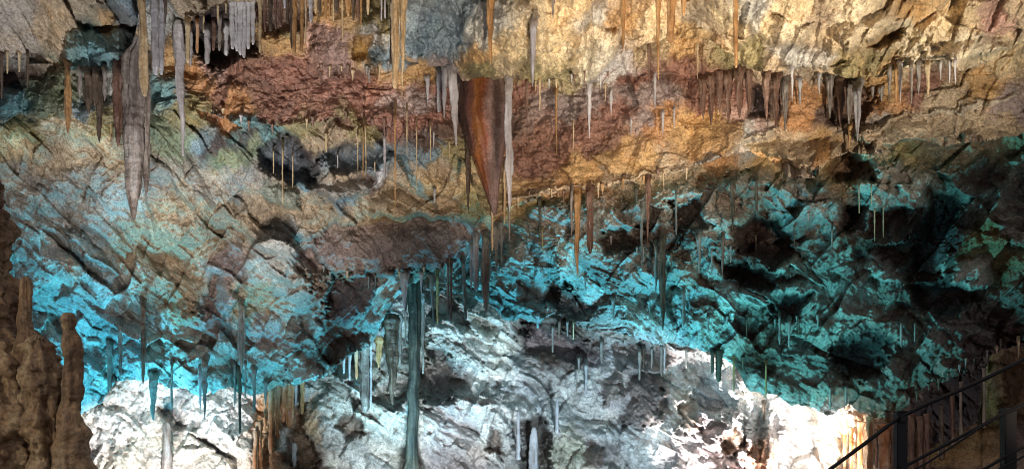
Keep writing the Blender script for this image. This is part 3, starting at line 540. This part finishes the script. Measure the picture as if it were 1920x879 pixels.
# white drapery: one thing, its folds are parts
def drapery(name, folds, d, mat, label, group=None):
    e = bpy.data.objects.new(name, None); C.objects.link(e); x0 = folds[0][0]
    e.location = P(x0, folds[0][1], d); e['label'] = label; e['category'] = 'drapery'
    if group: e['group'] = group
    for k, (x, t, b, w) in enumerate(folds):
        L = b-t; o = drip('fold', [(t-5, x, w/2)]+[(t+a*L, x, w/2*v) for a, v in PROF['blunt']], d+.03*math.sin(k*2.1), mat, seed=600+k+int(x0), seg=12, flute=.15)
        o.parent = e; o.matrix_parent_inverse.identity(); o.location = o.location-e.location
    return e
drapery('drapery', [(436,8,92,10),(444,6,96,10),(451,6,103,10),(458,6,108,9),(466,6,92,9),(474,4,84,8)], rock_depth(450,10,100,15)-.15, M['white'], 'white rippled stone drapery with several pointed folds in the top left recess')
# roof straws over the ochre wall
G3 = 'straws and stalactites over the ochre wall at the top'
cols = ['dark','cream','brown','ochre','cream','brown','ochre','white','ochre','brown','cream','ochre']
xs_ = [(487,98,8,'cream','cream stalactite with a white tip just right of the white drapery'),(497,60,7,'brown','brown stub in the top recess right of the white tip'),(507,58,9,'dark','dark blunt stalactite over the olive wall'),(517,54,7,'brown','slim brown stalactite right of the dark blunt one'),(526,50,9,'brown','brown stalactite left of the white needle'),(534,16,5,'white','short white needle at the top edge over the ochre wall'),(540,45,7,'dark','dark stalactite right of the white needle'),
 (547,92,6,'dark','long dark stalactite left of the ochre pair'),(552,102,9,'ochre','longest ochre stalactite over the wall, left of its twin'),(566,100,8,'ochre','second long ochre stalactite over the wall'),(573,85,4,'cream','thin cream straw right of the second ochre stalactite'),(583,42,9,'white','grey white stalactite above the pink boulder'),(592,25,7,'cream','short cream stalactite above the pink boulder'),(600,30,7,'dark','short dark stalactite above the pink boulder'),
 (610,38,8,'ochre','wide ochre stalactite above the pink boulder'),(618,34,5,'ochre','narrow ochre stalactite above the pink boulder'),(625,40,5,'cream','white straw hanging in front of the pink boulder top'),(631,26,8,'dark','dark blue grey stalactite above the pink boulder'),(642,78,5,'cream','long pale straw crossing the pink boulder'),(652,30,9,'ochre','ochre stub over the right of the pink boulder'),(663,40,7,'dark','dark stub over the right of the pink boulder'),(671,38,8,'brown','brown stalactite over the dark ochre hollow'),(677,50,5,'ochre','thin ochre straw over the dark ochre hollow'),(690,28,6,'cream','short cream stalactite near the long cream pair'),(715,40,4,'white','thin white straw left of the long cream pair'),(722,35,4,'white','thinnest white straw left of the long cream pair')]
for x, b, w, c, lb in xs_: hang(x, -45, b, w, c, lb, 'blunt', group=G3, pull=.25)
hang(741,-50,166,15,'cream','left of two long cream stalactites hanging side by side from the top','blunt',pull=.35)
hang(733,-50,120,7,'dark','dark thin stalactite behind the left of the two long cream ones','straw',pull=.2)
hang(757,-50,182,12,'cream','right of two long cream stalactites, with the sharper tip','cone',lean=-3,pull=.35)
hang(920,-50,122,15,'ochre','tapering ochre stalactite in front of the speckled round rock','cone',pull=.15)
hang(1001,30,163,13,'white','white drip like a candle run beside the speckled round rock','cone',lean=-2,pull=.08)
hang(1037,-30,38,8,'grey','short grey stalactite at the top over the cream rock','cone',pull=.1)
hang(1168,-50,98,12,'ochre','ochre stalactite by the right edge of the cream block','cone',pull=.2)
hang(1233,-50,150,10,'ochre','long thin orange stalactite in front of the red brown rock','cone',lean=2,pull=.2)
hang(1258,-50,80,15,'ochre','thick blunt orange stalactite right of the long thin one','blunt',pull=.2)
hang(1282,-50,30,9,'ochre','shortest orange stalactite at the top','blunt',pull=.2)
hang(1379,-50,127,9,'ochre','orange stalactite standing alone before the cream roof','blunt',pull=.2)
hang(1337,-50,42,3,'cream','faint cream straw between two orange stalactites','straw',pull=.1)
# drips on the red rock
G4 = 'small drips on the red brown rock'
for x, t, b, w, c, lb in [(1217,85,165,6,'brown','brown drip on the red rock left of the long orange stalactite'),(1228,140,205,6,'white','white smear like drip under the long orange stalactite'),(1308,82,148,4,'cream','thin cream drip in the middle of the red brown rock'),(1243,210,255,5,'white','white drip at the foot of the red rock above the orange stone'),(1264,205,245,4,'white','second white drip at the foot of the red rock'),(1183,225,255,4,'white','little white drip left of the orange stone'),
      (988,150,235,6,'brown','brown run right of the bluish white stalactite'),(1012,150,210,4,'cream','cream drip on the red rock under the candle run'),(1043,160,290,5,'ochre','long ochre drip down the left of the red rock'),(1105,160,260,8,'white','lavender white run in the middle of the red rock'),(1146,170,215,6,'white','white hooked drip on the red rock'),(1075,230,290,3,'cream','cream straw low on the red rock'),(1135,160,190,4,'cream','cream drip just below the cream block')]:
    hang(x, t, b, w, c, lb, 'cone', group=G4)
# curtains of the right part of the ledge
G5 = 'brown stalactites along the right part of the red ledge'
for x, t, b, w, c, lb in [(1318,150,225,16,'brown','leftmost bulging brown stalactite of the right ledge row'),(1333,140,235,14,'brown','brown stalactite with a white drop at its foot'),(1350,135,215,14,'brown','third bulging brown stalactite of the right ledge row'),(1366,135,230,14,'brown','fourth brown stalactite of the right ledge row'),(1386,130,222,15,'brown','brown stalactite below the lone orange one'),(1404,135,215,12,'brown','brown stalactite left of the dark hole'),
      (1438,138,225,15,'brown','brown stalactite right of the dark hole'),(1455,140,242,14,'brown','long brown stalactite between the dark hole and the lavender column'),(1472,150,248,13,'grey','grey lavender column like stalactite at the ledge'),(1485,128,190,5,'white','thin white stalactite hanging free beside the grey lavender one'),(1500,150,198,9,'white','white fork shaped stalactite left of the orange alcove'),(1536,140,178,7,'white','short white stalactite at the right of the orange alcove'),
      (1556,145,222,14,'grey','grey tapering stalactite right of the orange alcove'),(1577,150,240,14,'brown','brown tapering stalactite next to the grey one'),(1592,155,240,12,'grey','rough grey stalactite left of the longest one of the right cluster'),(1608,155,264,15,'white','longest pale stalactite of the right cluster'),(1593,235,278,6,'ochre','small ochre stalactite ending lowest in the right cluster'),
      (1668,125,190,7,'grey','grey stalactite in the group near the dark gap'),(1680,125,196,8,'ochre','ochre stalactite in the group near the dark gap'),(1688,120,193,8,'white','cream white stalactite left of the dark gap'),(1709,118,195,8,'grey','grey stalactite right of the dark gap'),(1722,118,178,10,'grey','wide stub right of the dark gap'),(1740,118,182,9,'cream','cream stub farther right of the dark gap'),(1764,118,150,5,'white','small white drip on the right lip'),(1780,115,158,5,'white','second small white drip on the right lip'),(1791,115,160,4,'white','third small white drip on the right lip'),(1652,165,190,9,'grey','grey stub over the orange rock'),(1637,165,184,8,'grey','leftmost grey stub over the orange rock')]:
    hang(x, t, b, w, c, lb, 'cone', group=G5, jag=1.4, pull=.03)
# straws over the blue hollow
G6 = 'thin straws hanging in front of the blue grey hollow'
for x, t, b, w, c, lb in [(513,282,325,2.5,'cream','short straw over the left of the dark blue hollow'),(530,265,382,3.5,'cream','long straw over the middle of the dark blue hollow'),(549,286,352,2.8,'cream','straw over the right rim of the dark blue hollow'),(633,290,315,2.8,'white','tiny pale straw between the hollows'),(612,250,285,6,'cream','cream drip above the second hollow'),(671,250,320,2.5,'cream','straw left of the pair before the second hollow'),(681,235,336,3,'ochre','left straw of the tan pair before the second hollow'),(686,240,330,2.5,'cream','right straw of the tan pair before the second hollow'),(721,248,336,6,'white','thicker white straw right of the small white block'),(741,190,392,3.5,'ochre','longest ochre straw crossing the shelf left of the bulb'),(763,200,288,2.5,'cream','straw right of the longest ochre straw'),(781,225,350,2.5,'cream','straw over the olive rock'),(807,232,300,3,'cream','straw nearest the lavender crooked stalactite'),(703,305,322,2.5,'cream','tiny straw on top of the small white block'),(815,355,380,6,'white','white drip like a tooth under the cream knob')]:
    hang(x, t, b, w, c, lb, 'straw', group=G6, name='soda_straw', cat='soda straw', pull=.25)
# chamber stalactites
G7 = 'stalactites below the red ledge in the blue chamber'
for x, t, b, w, c, s, lb in [(1082,352,516,15,'ochre','cone','tallest ochre stalactite hanging from the ledge into the blue chamber'),(1072,352,455,6,'grey','cone','dark thin neighbour left of the tallest ochre one'),(1105,350,475,12,'brown','blunt','brown blunt stalactite right of the tallest ochre one'),(1012,375,460,6,'dark','cone','dark thin stalactite left of the pale shelf'),(1017,430,470,4,'ochre','straw','ochre straw beside the dark thin stalactite'),(1194,352,380,9,'dark','cone','dark stub under the ledge'),(1215,330,460,9,'brown','cone','brown lavender stalactite under the ledge right of the dark stub'),(1203,380,505,6,'grey','straw','long thin bluish stalactite right of centre in the chamber'),(1230,455,555,8,'lead' if False else 'grey','cone','cyan lit leaning stalactite right of centre in the chamber'),
      (1243,430,620,12,'dark','club','long dark stalactite ending above the small drip row'),(1268,360,440,5,'grey','straw','curved straw in the upper right chamber'),(1311,440,512,9,'grey','cone','cyan lit cone in the upper right chamber'),(1281,545,612,7,'grey','blunt','cyan stalactite over the speckled rock'),(1374,330,432,9,'dark','cone','dark stalactite below the orange ledge at right'),(1418,335,400,6,'dark','straw','second dark stalactite below the orange ledge at right'),(1355,440,520,7,'brown','cone','brown stalactite over the black hollow'),(1150,560,600,7,'grey','cone','small stalactite at the left of the cyan hump'),
      (1640,395,452,2.5,'cream','straw','left straw before the dark smooth block'),(1656,390,445,2.5,'cream','straw','right straw before the dark smooth block'),(1611,350,400,2.5,'cream','straw','left hair thin straw under the arch'),(1634,350,385,2.5,'cream','straw','right hair thin straw under the arch'),(1462,590,645,5,'grey','straw','cyan straw at the foot of the black hollow'),(1480,600,652,6,'grey','straw','brighter cyan straw at the foot of the black hollow'),(1690,605,650,5,'grey','straw','cyan straw over the big black hole, left'),(1715,605,640,4,'grey','straw','cyan straw over the big black hole, right'),(1098,520,545,5,'grey','cone','tiny drip on the dark slab'),(1560,430,465,3,'grey','straw','faint straw in the right chamber')]:
    hang(x, t, b, w, c, lb, s, group=G7, pull=.08)
# centre cluster under the bulb and the violet slab
G8 = 'stalactites under the violet slab in the centre'
for x, t, b, w, c, s, lb in [(911,436,588,19,'grey','club','long brown stalactite right below the tip of the huge bulb'),(893,440,545,11,'white','blunt','pale blue stalactite left of the long brown one'),(883,455,540,6,'white','straw','thin pale blue stalactite farther left of the long brown one'),(930,420,515,9,'grey','cone','brown stalactite right of the long brown one'),(940,410,500,6,'grey','cone','grey stalactite second right of the long brown one'),(923,380,470,6,'cream','straw','thin straw between the bulb tip and the long brown one'),(955,390,450,4,'grey','straw','grey straw right under the bulb side'),
      (868,485,600,7,'grey','straw','crooked cyan lit straw under the right of the violet slab'),(846,490,605,5,'brown','straw','brown straw under the right of the violet slab'),(840,492,590,5,'grey','straw','cyan straw beside the brown straw'),(820,510,605,6,'olive' if False else 'ochre','straw','olive gold straw under the violet slab'),(808,515,622,8,'grey','cone','greenish leaning stalactite under the violet slab'),(790,512,552,7,'white','cone','short cyan hooked stalactite under the violet slab'),(759,515,580,14,'white','cone','lavender cone stalactite under the violet slab'),(760,575,650,4,'grey','straw','thin drip continuing under the lavender cone')]:
    hang(x, t, b, w, c, lb, s, group=G8, pull=.1, lean=6 if 'leaning' in lb or 'crooked' in lb else 0)
# the tall column and the ones by it
cd = rock_depth(778,600,860,12)-.5
drip('stone_column', [(520,774,16),(560,774,12),(590,776,10),(650,777,9.5),(720,776,9.5),(800,777,9.5),(860,776,11),(880,775,16),(980,775,30),(1010,775,38)], cd, M['column'], 'tall dark greenish stone column standing in the centre of the lower wall', 'column', seed=701, seg=30, rough=.12, flute=.14, root=None, wob=.03)
for x, t, b, w, c, s, lb in [(793,560,700,7,'grey','straw','thin grey green stalactite along the right of the tall dark column'),(735,600,758,26,'dark','cone','broad dark stalactite left of the tall dark column'),(726,605,700,9,'grey','straw','grey green straw left edge of the broad dark stalactite'),(750,600,680,8,'grey','straw','grey green straw between the broad dark stalactite and the column'),(684,648,772,18,'grey','blunt','stout cyan grey stalactite with a dark side, left of the broad dark one'),(695,645,770,6,'white','straw','thin pale straw by the stout cyan grey stalactite'),(668,655,710,7,'orange','straw','orange straw left of the stout cyan grey stalactite'),(656,660,712,7,'white','straw','white straw left of the orange one'),(710,640,690,14,'ochre','cone','olive yellow stub between the stout and the broad stalactite'),(645,672,700,5,'white','straw','white stub at the left end of the central row')]:
    hang(x, t, b, w, c, lb, s, group='stalactites left of the tall dark column', d=cd-.1+.02*(x % 7))
# lower left hanging row
G9 = 'hanging row in front of the white wall at lower left'
for x, t, b, w, c, s, lb in [(287,700,788,17,'grey','cone','widest cyan blue stalactite hanging over the white wall'),(322,680,765,5,'grey','straw','dark thin straw right of the widest cyan blue one'),(384,670,788,10,'grey','cone','cyan stalactite over the white wall right of the dark thin straw'),(375,690,778,7,'white','cone','pale twin of the cyan stalactite over the white wall'),(449,690,812,7,'dark','straw','long green dark straw over the white wall'),(440,680,760,5,'grey','straw','thin cyan straw left of the long green dark one'),(460,680,745,5,'grey','straw','thin cyan straw right of the long green dark one'),(477,690,772,8,'grey','straw','cyan straw next to the orange runs'),(498,715,760,8,'grey','cone','short cyan cone above the orange runs'),(268,560,720,10,'brown','club','long brown violet rib on the cyan rock, upper'),(205,640,730,10,'grey','straw','cyan rib left on the cyan rock'),(225,600,705,8,'grey','straw','second cyan rib on the cyan rock'),(453,560,700,12,'grey','club','broad cyan grey rib over the hanging row')]:
    hang(x, t, b, w, c, lb, s, group=G9, pull=.08)
# orange runs of the lower left wall
G10 = 'orange runs on the white wall at lower left'
for x, t, b, w, c, lb in [(543,718,800,16,'orange','broad orange run with a brown edge'),(532,718,790,9,'orange','orange run left of the broad one'),(520,730,820,9,'orange','slim orange run second left of the broad one'),(508,735,850,9,'orange','long orange run in the middle of the fan'),(567,716,776,8,'ochre','golden stalactite standing free right of the orange runs'),(555,716,760,5,'white','white straw between the broad orange run and the golden one'),(486,800,890,10,'orange','lowest orange run at the left of the fan'),(478,815,890,8,'orange','red orange run at the lower left edge of the fan'),(552,840,895,7,'white','white run over the brown hollow'),(497,740,800,7,'orange','short orange run at the left of the fan')]:
    hang(x, t, b, w, c, lb, 'blunt', group=G10, d=rock_depth(x, max(t, 745), min(b, 870), 4)-.06, name='flowstone_run', cat='flowstone')
# small row under the cyan hump, centre right
G11 = 'small drips under the cyan ledge right of centre'
for x, t, b, w, c, lb in [(1008,592,615,7,'white','white drop at the left of the drip row'),(1036,612,660,6,'grey','long cyan drip at the left of the drip row'),(1049,602,632,6,'brown','brown drip right of the long cyan drip'),(1064,605,630,4,'grey','small grey drip in the row'),(1075,605,636,3,'cream','cream straw in the row'),(1085,670,700,5,'grey','grey drip left of the pale run'),(1099,680,740,6,'white','pale drip on the pale run'),(1081,690,735,4,'grey','thin grey drip beside the pale run'),(1128,640,680,7,'grey','grey green drip by the black notch'),(1199,655,712,6,'grey','longest grey drip over the violet rock'),(1207,652,690,4,'dark','dark drip over the violet rock'),(1222,655,690,5,'grey','bluish drip over the violet rock'),(1240,652,705,6,'grey','cyan pair left over the violet rock'),(1246,652,700,4,'white','pale straw right of the cyan pair'),(1287,655,690,6,'grey','cyan drip before the bright wall'),(1336,660,700,9,'dark','dark drip before the cyan slope'),(1348,660,715,11,'dark','broad dark drip before the cyan slope'),(1376,672,735,4,'ochre','hair thin olive straw over the grey slab'),(1393,670,690,5,'dark','dark tooth over the grey slab'),(1436,680,745,4,'ochre','olive straw over the right of the grey slab'),(1557,725,768,5,'grey','grey drip above the blazing flowstone'),(1587,725,760,5,'grey','second grey drip above the blazing flowstone'),(1432,755,790,7,'dark','dark drip cutting into the blazing white flowstone')]:
    hang(x, t, b, w, c, lb, 'straw', group=G11, pull=.06)
# tiny teeth along the rims; nothing tells those of one stretch apart
def fringe(n, x0, x1, lip, lens, cols_, label, group, sd, dy=0):
    rg = random.Random(sd)
    for k in range(n):
        x = x0+(x1-x0)*(k+rg.random())/n; y = np.interp(x, [a[0] for a in lip], [a[1] for a in lip])+dy-rg.random()*14
        L = rg.uniform(*lens)*rg.choice([.6, 1, 1, 1.5]); hang(x, y-3, y+L, rg.uniform(2.5, 5.5), rg.choice(cols_), label, rg.choice(['straw', 'cone', 'cone']), group=group, pull=.02)
fringe(10, 575, 740, [(575,135),(640,142),(740,130)], (8, 20), ['cream','brown','grey'], 'tiny tooth among many on the red rock right under the pink boulder', 'tiny teeth under the pink boulder', 1)
fringe(12, 380, 860, LIP2, (10, 26), ['cream','brown','white'], 'tiny pale tooth fringing the lower rim of the red rock left of the huge bulb', 'tiny teeth on the rim left of the bulb', 2)
fringe(12, 965, 1290, LIP2, (8, 20), ['cream','ochre','brown'], 'tiny tooth fringing the orange rim right of the huge bulb', 'tiny teeth on the orange rim', 3)
fringe(9, 1000, 1170, LIP1, (10, 26), ['cream','brown','white'], 'tiny tooth under the cream roof rim right of the speckled round rock', 'tiny teeth under the cream roof rim', 4)
fringe(10, 590, 860, [(590,508),(640,522),(740,524),(805,512),(860,480)], (6, 16), ['grey','cream','brown'], 'tiny tooth on the lower edge of the violet slab', 'tiny teeth on the violet slab', 5)
fringe(12, 1690, 1910, LIP4, (8, 22), ['grey','dark'], 'tiny tooth on the blue rim above the black recess at right', 'tiny teeth over the black recess', 6)

CH_ = [(1000,430),(1100,470),(1200,520),(1300,540),(1400,500),(1500,470),(1560,440)]
fringe(14, 1010, 1540, CH_, (12, 30), ['grey','dark','grey'], 'tiny straw among many in the upper part of the blue chamber', 'tiny straws in the blue chamber', 7, -45)
fringe(12, 1180, 1560, [(1180,560),(1300,600),(1400,610),(1560,600)], (10, 24), ['grey','dark'], 'tiny straw low on the speckled blue rock of the chamber', 'tiny straws low in the blue chamber', 8)
# low stalagmites on the back wall
def rise(px, tip, base, w, colour, label, d, name='stalagmite', cat='stalagmite', shape=None, group=None):
    cnt[0] += 1; L = base-tip; sh = shape or [(0,.25),(.04,.62),(.15,.8),(.5,.9),(1,1.2)]
    return drip(name, [(tip+a*L, px, w/2*b) for a, b in sh], d, M[colour], label, cat, group, seed=cnt[0]+300, seg=18, rough=.12, flute=.12, kind_up=True)
rise(1001,800,960,20,'white','thick pale stalagmite in a dark hollow at the bottom centre',rock_depth(1001,800,879,8)-.1)
rise(972,770,860,7,'white','thin pale stalagmite left of the thick one at the bottom centre',rock_depth(972,770,860,4)-.03)
rise(1044,745,810,7,'white','slim pale rib on the blue grey wall',rock_depth(1044,745,810,4)-.03)
rise(312,790,880,17,'grey','grey brown stalagmite against the white wall at lower left',rock_depth(312,790,880,7)-.05)
rise(1455,820,960,10,'cream','thin dark edged rib in the blazing flowstone',rock_depth(1455,820,880,4)-.02)
# flowstone columns by the railing
G12 = 'stone columns behind the railing'
for x, t, b, w, c, lb in [(1660,795,930,22,'orange','broadest cream column left of the black railing post'),(1632,780,930,12,'orange','orange column of the bright flowstone beside the broadest one'),(1645,795,930,7,'brown','brown rib between two bright columns'),(1674,790,930,9,'brown','brown column directly left of the black railing post'),(1612,790,930,11,'orange','cream orange column in the bright flowstone'),(1709,775,930,11,'brown','dim brown column directly right of the black railing post'),(1726,780,930,12,'brown','second dim column right of the black railing post'),(1739,775,930,9,'brown','third dim brown column right of the black railing post'),(1596,800,930,8,'orange','orange rib at the edge of the blazing flowstone'),(1583,815,930,6,'orange','thin orange rib in the blazing flowstone'),(1786,735,835,7,'brown','tan column in the black recess behind the railing'),(1802,715,825,5,'grey','slender grey column in the black recess behind the railing'),(1845,690,800,5,'grey','slim grey pole like column at the green rock'),(1765,760,860,8,'dark','dark column in the black recess')]:
    rise(x, t, b, w, c, lb, rock_depth(x, t, min(b, 879), 4)-.08, 'stone_column', 'column', [(0,1.4),(.08,1),(.4,.85),(.8,.95),(1,1.3)], G12)

# ------------------------------------------------------------------ foreground stalagmites at the left
FD = 5.2
drip('flowstone_mound', [(250,-84,52),(330,-76,60),(400,-72,70),(450,-70,76),(520,-66,78),(600,-62,90),(650,-50,112),(720,-40,130),(800,-30,140),(879,-30,150),(1100,-30,180),(1460,-30,230)], FD+.25, M['trunk'], 'massive dark brown flowstone trunk filling the left edge of the picture', 'flowstone', seed=801, seg=220, rough=.07, flute=.05, kind_up=True, knob=.085, wob=0)
drip('stalagmite', [(517,47,3),(521,47,8),(530,47,10.5),(560,47,11),(590,46,12),(620,45,14),(660,44,20),(740,44,30),(900,44,44),(1440,44,60)], FD+.05, M['trunk'], 'slim rounded brown stalagmite right beside the massive trunk', 'stalagmite', seed=802, seg=60, rough=.07, flute=.05, kind_up=True, knob=.012, wob=.08)
drip('stalagmite', [(628,72,4),(632,72,10),(645,70,22),(690,74,28),(730,84,34),(800,92,44),(879,98,52),(1440,98,70)], FD, M['trunk'], 'stumpy brown stalagmite between the slim one and the knobby one', 'stalagmite', seed=803, seg=120, rough=.12, flute=.06, kind_up=True, knob=.055, wob=0)
drip('stalagmite', [(587,130,3),(590,130,7),(600,130,10.5),(612,130,10),(620,131,10),(632,132,14),(650,132,16),(700,133,17),(745,132,19),(752,132,17),(765,133,20),(790,134,24),(805,140,30),(830,142,28),(845,145,34),(860,146,31),(879,148,38),(1000,148,50),(1440,148,64)], FD-.1, M['trunk'], 'knobby brown stalagmite with a narrow head, farthest from the left edge', 'stalagmite', seed=804, seg=90, rough=.06, flute=.04, kind_up=True, knob=.02, wob=.08)

# ------------------------------------------------------------------ railing of the stepped path
def metal(name, col, rough):
    m = bpy.data.materials.new(name); m.use_nodes = True; n_ = m.node_tree; b = n_.nodes['Principled BSDF']
    t = n_.nodes.new('ShaderNodeTexNoise'); t.inputs['Scale'].default_value = 30; t.inputs['Detail'].default_value = 5
    r = n_.nodes.new('ShaderNodeValToRGB'); r.color_ramp.elements[0].color = (*[c*.6 for c in col], 1); r.color_ramp.elements[1].color = (*[c*1.5 for c in col], 1)
    n_.links.new(t.outputs[0], r.inputs[0]); n_.links.new(r.outputs[0], b.inputs['Base Color'])
    b.inputs['Metallic'].default_value = .3; b.inputs['Roughness'].default_value = rough; return m
MB = metal('black_painted_steel', (.004, .004, .005), .55)
def tube(name, pts, r, mat, parent, seg=10):
    pts = [np.array(p, float) for p in pts]; V = []; f = []
    for i, p in enumerate(pts):
        t = pts[min(i+1, len(pts)-1)]-pts[max(i-1, 0)]; t /= np.linalg.norm(t); a = np.cross(t, [0, 1, .01]); a /= np.linalg.norm(a); b = np.cross(t, a)
        for k in range(seg): V.append(p+r*(math.cos(2*math.pi*k/seg)*a+math.sin(2*math.pi*k/seg)*b))
    for i in range(len(pts)-1):
        for k in range(seg): f.append((i*seg+k, i*seg+(k+1) % seg, (i+1)*seg+(k+1) % seg, (i+1)*seg+k))
    f.append(tuple(range(seg))[::-1]); f.append(tuple((len(pts)-1)*seg+k for k in range(seg)))
    me = bpy.data.meshes.new(name); base = parent.location; me.from_pydata([tuple(v-np.array(base)) for v in V], [], f); me.polygons.foreach_set('use_smooth', [True]*len(f)); me.materials.append(mat)
    o = bpy.data.objects.new(name, me); C.objects.link(o); o.parent = parent; return o
def boxpart(name, x, z0, z1, y, w, mat, parent, t=None):
    import bmesh
    bm = bmesh.new(); bmesh.ops.create_cube(bm, size=1); bmesh.ops.scale(bm, vec=(w, t or w, z1-z0), verts=bm.verts)
    bmesh.ops.bevel(bm, geom=bm.edges[:], offset=w*.08, segments=2, affect='EDGES'); b = parent.location
    bmesh.ops.translate(bm, vec=(x-b[0], y-b[1], (z0+z1)/2-b[2]), verts=bm.verts)
    me = bpy.data.meshes.new(name); bm.to_mesh(me); bm.free(); me.materials.append(mat); o = bpy.data.objects.new(name, me); C.objects.link(o); o.parent = parent; return o
RD = 6.0
rail = bpy.data.objects.new('metal_railing', None); C.objects.link(rail); rail.location = P(1692, 1080, RD)
rail['label'] = 'black metal railing with posts and rails climbing to the right along the stepped path'; rail['category'] = 'railing'
A_ = [(1480,934),(1555,880),(1620,832),(1680,786),(1692,779)]
B_ = [(1692,777),(1740,756),(1790,735),(1850,708),(1900,683),(1940,662),(2100,585)]
tube('handrail', [P(x, y, RD) for x, y in A_+B_[1:]], .013, MB, rail)
tube('middle_rail', [P(x, y, RD+.02) for x, y in [(1480,1010),(1600,925),(1692,876),(1740,850),(1790,824),(1855,789),(1920,755),(2100,668)]], .011, MB, rail)
tube('cable', [P(x, y, RD-.03) for x, y in [(1692,892),(1740,866),(1780,840),(1830,806),(1870,782),(1925,757),(2100,676)]], .007, MB, rail)
tube('lower_rail', [P(x, y, RD+.02) for x, y in [(1692,960),(1780,912),(1850,876),(1890,852),(1925,834),(2100,748)]], .010, MB, rail)
tube('cable', [P(x, y, RD-.03) for x, y in [(1780,922),(1870,880),(1925,852),(2100,770)]], .007, MB, rail)
px_, _, pz_ = P(1692, 774, RD)
post = boxpart('post', px_, P(0, 1300, RD)[2], pz_, RD+.03, .066, MB, rail); boxpart('post_cap', 0, 0, .012, 0, .074, MB, post)
bpy.data.objects['post_cap'].location = (px_-rail.location[0], RD+.03-rail.location[1], pz_-rail.location[2]+.003)
boxpart('post', P(1898, 0, RD)[0], P(0, 1200, RD)[2], P(0, 764, RD)[2], RD+.05, .075, MB, rail)
for zz in (782, 876):
    boxpart('bracket', px_+.0, P(0, zz+9, RD)[2], P(0, zz-3, RD)[2], RD-.012, .05, MB, rail, .03)
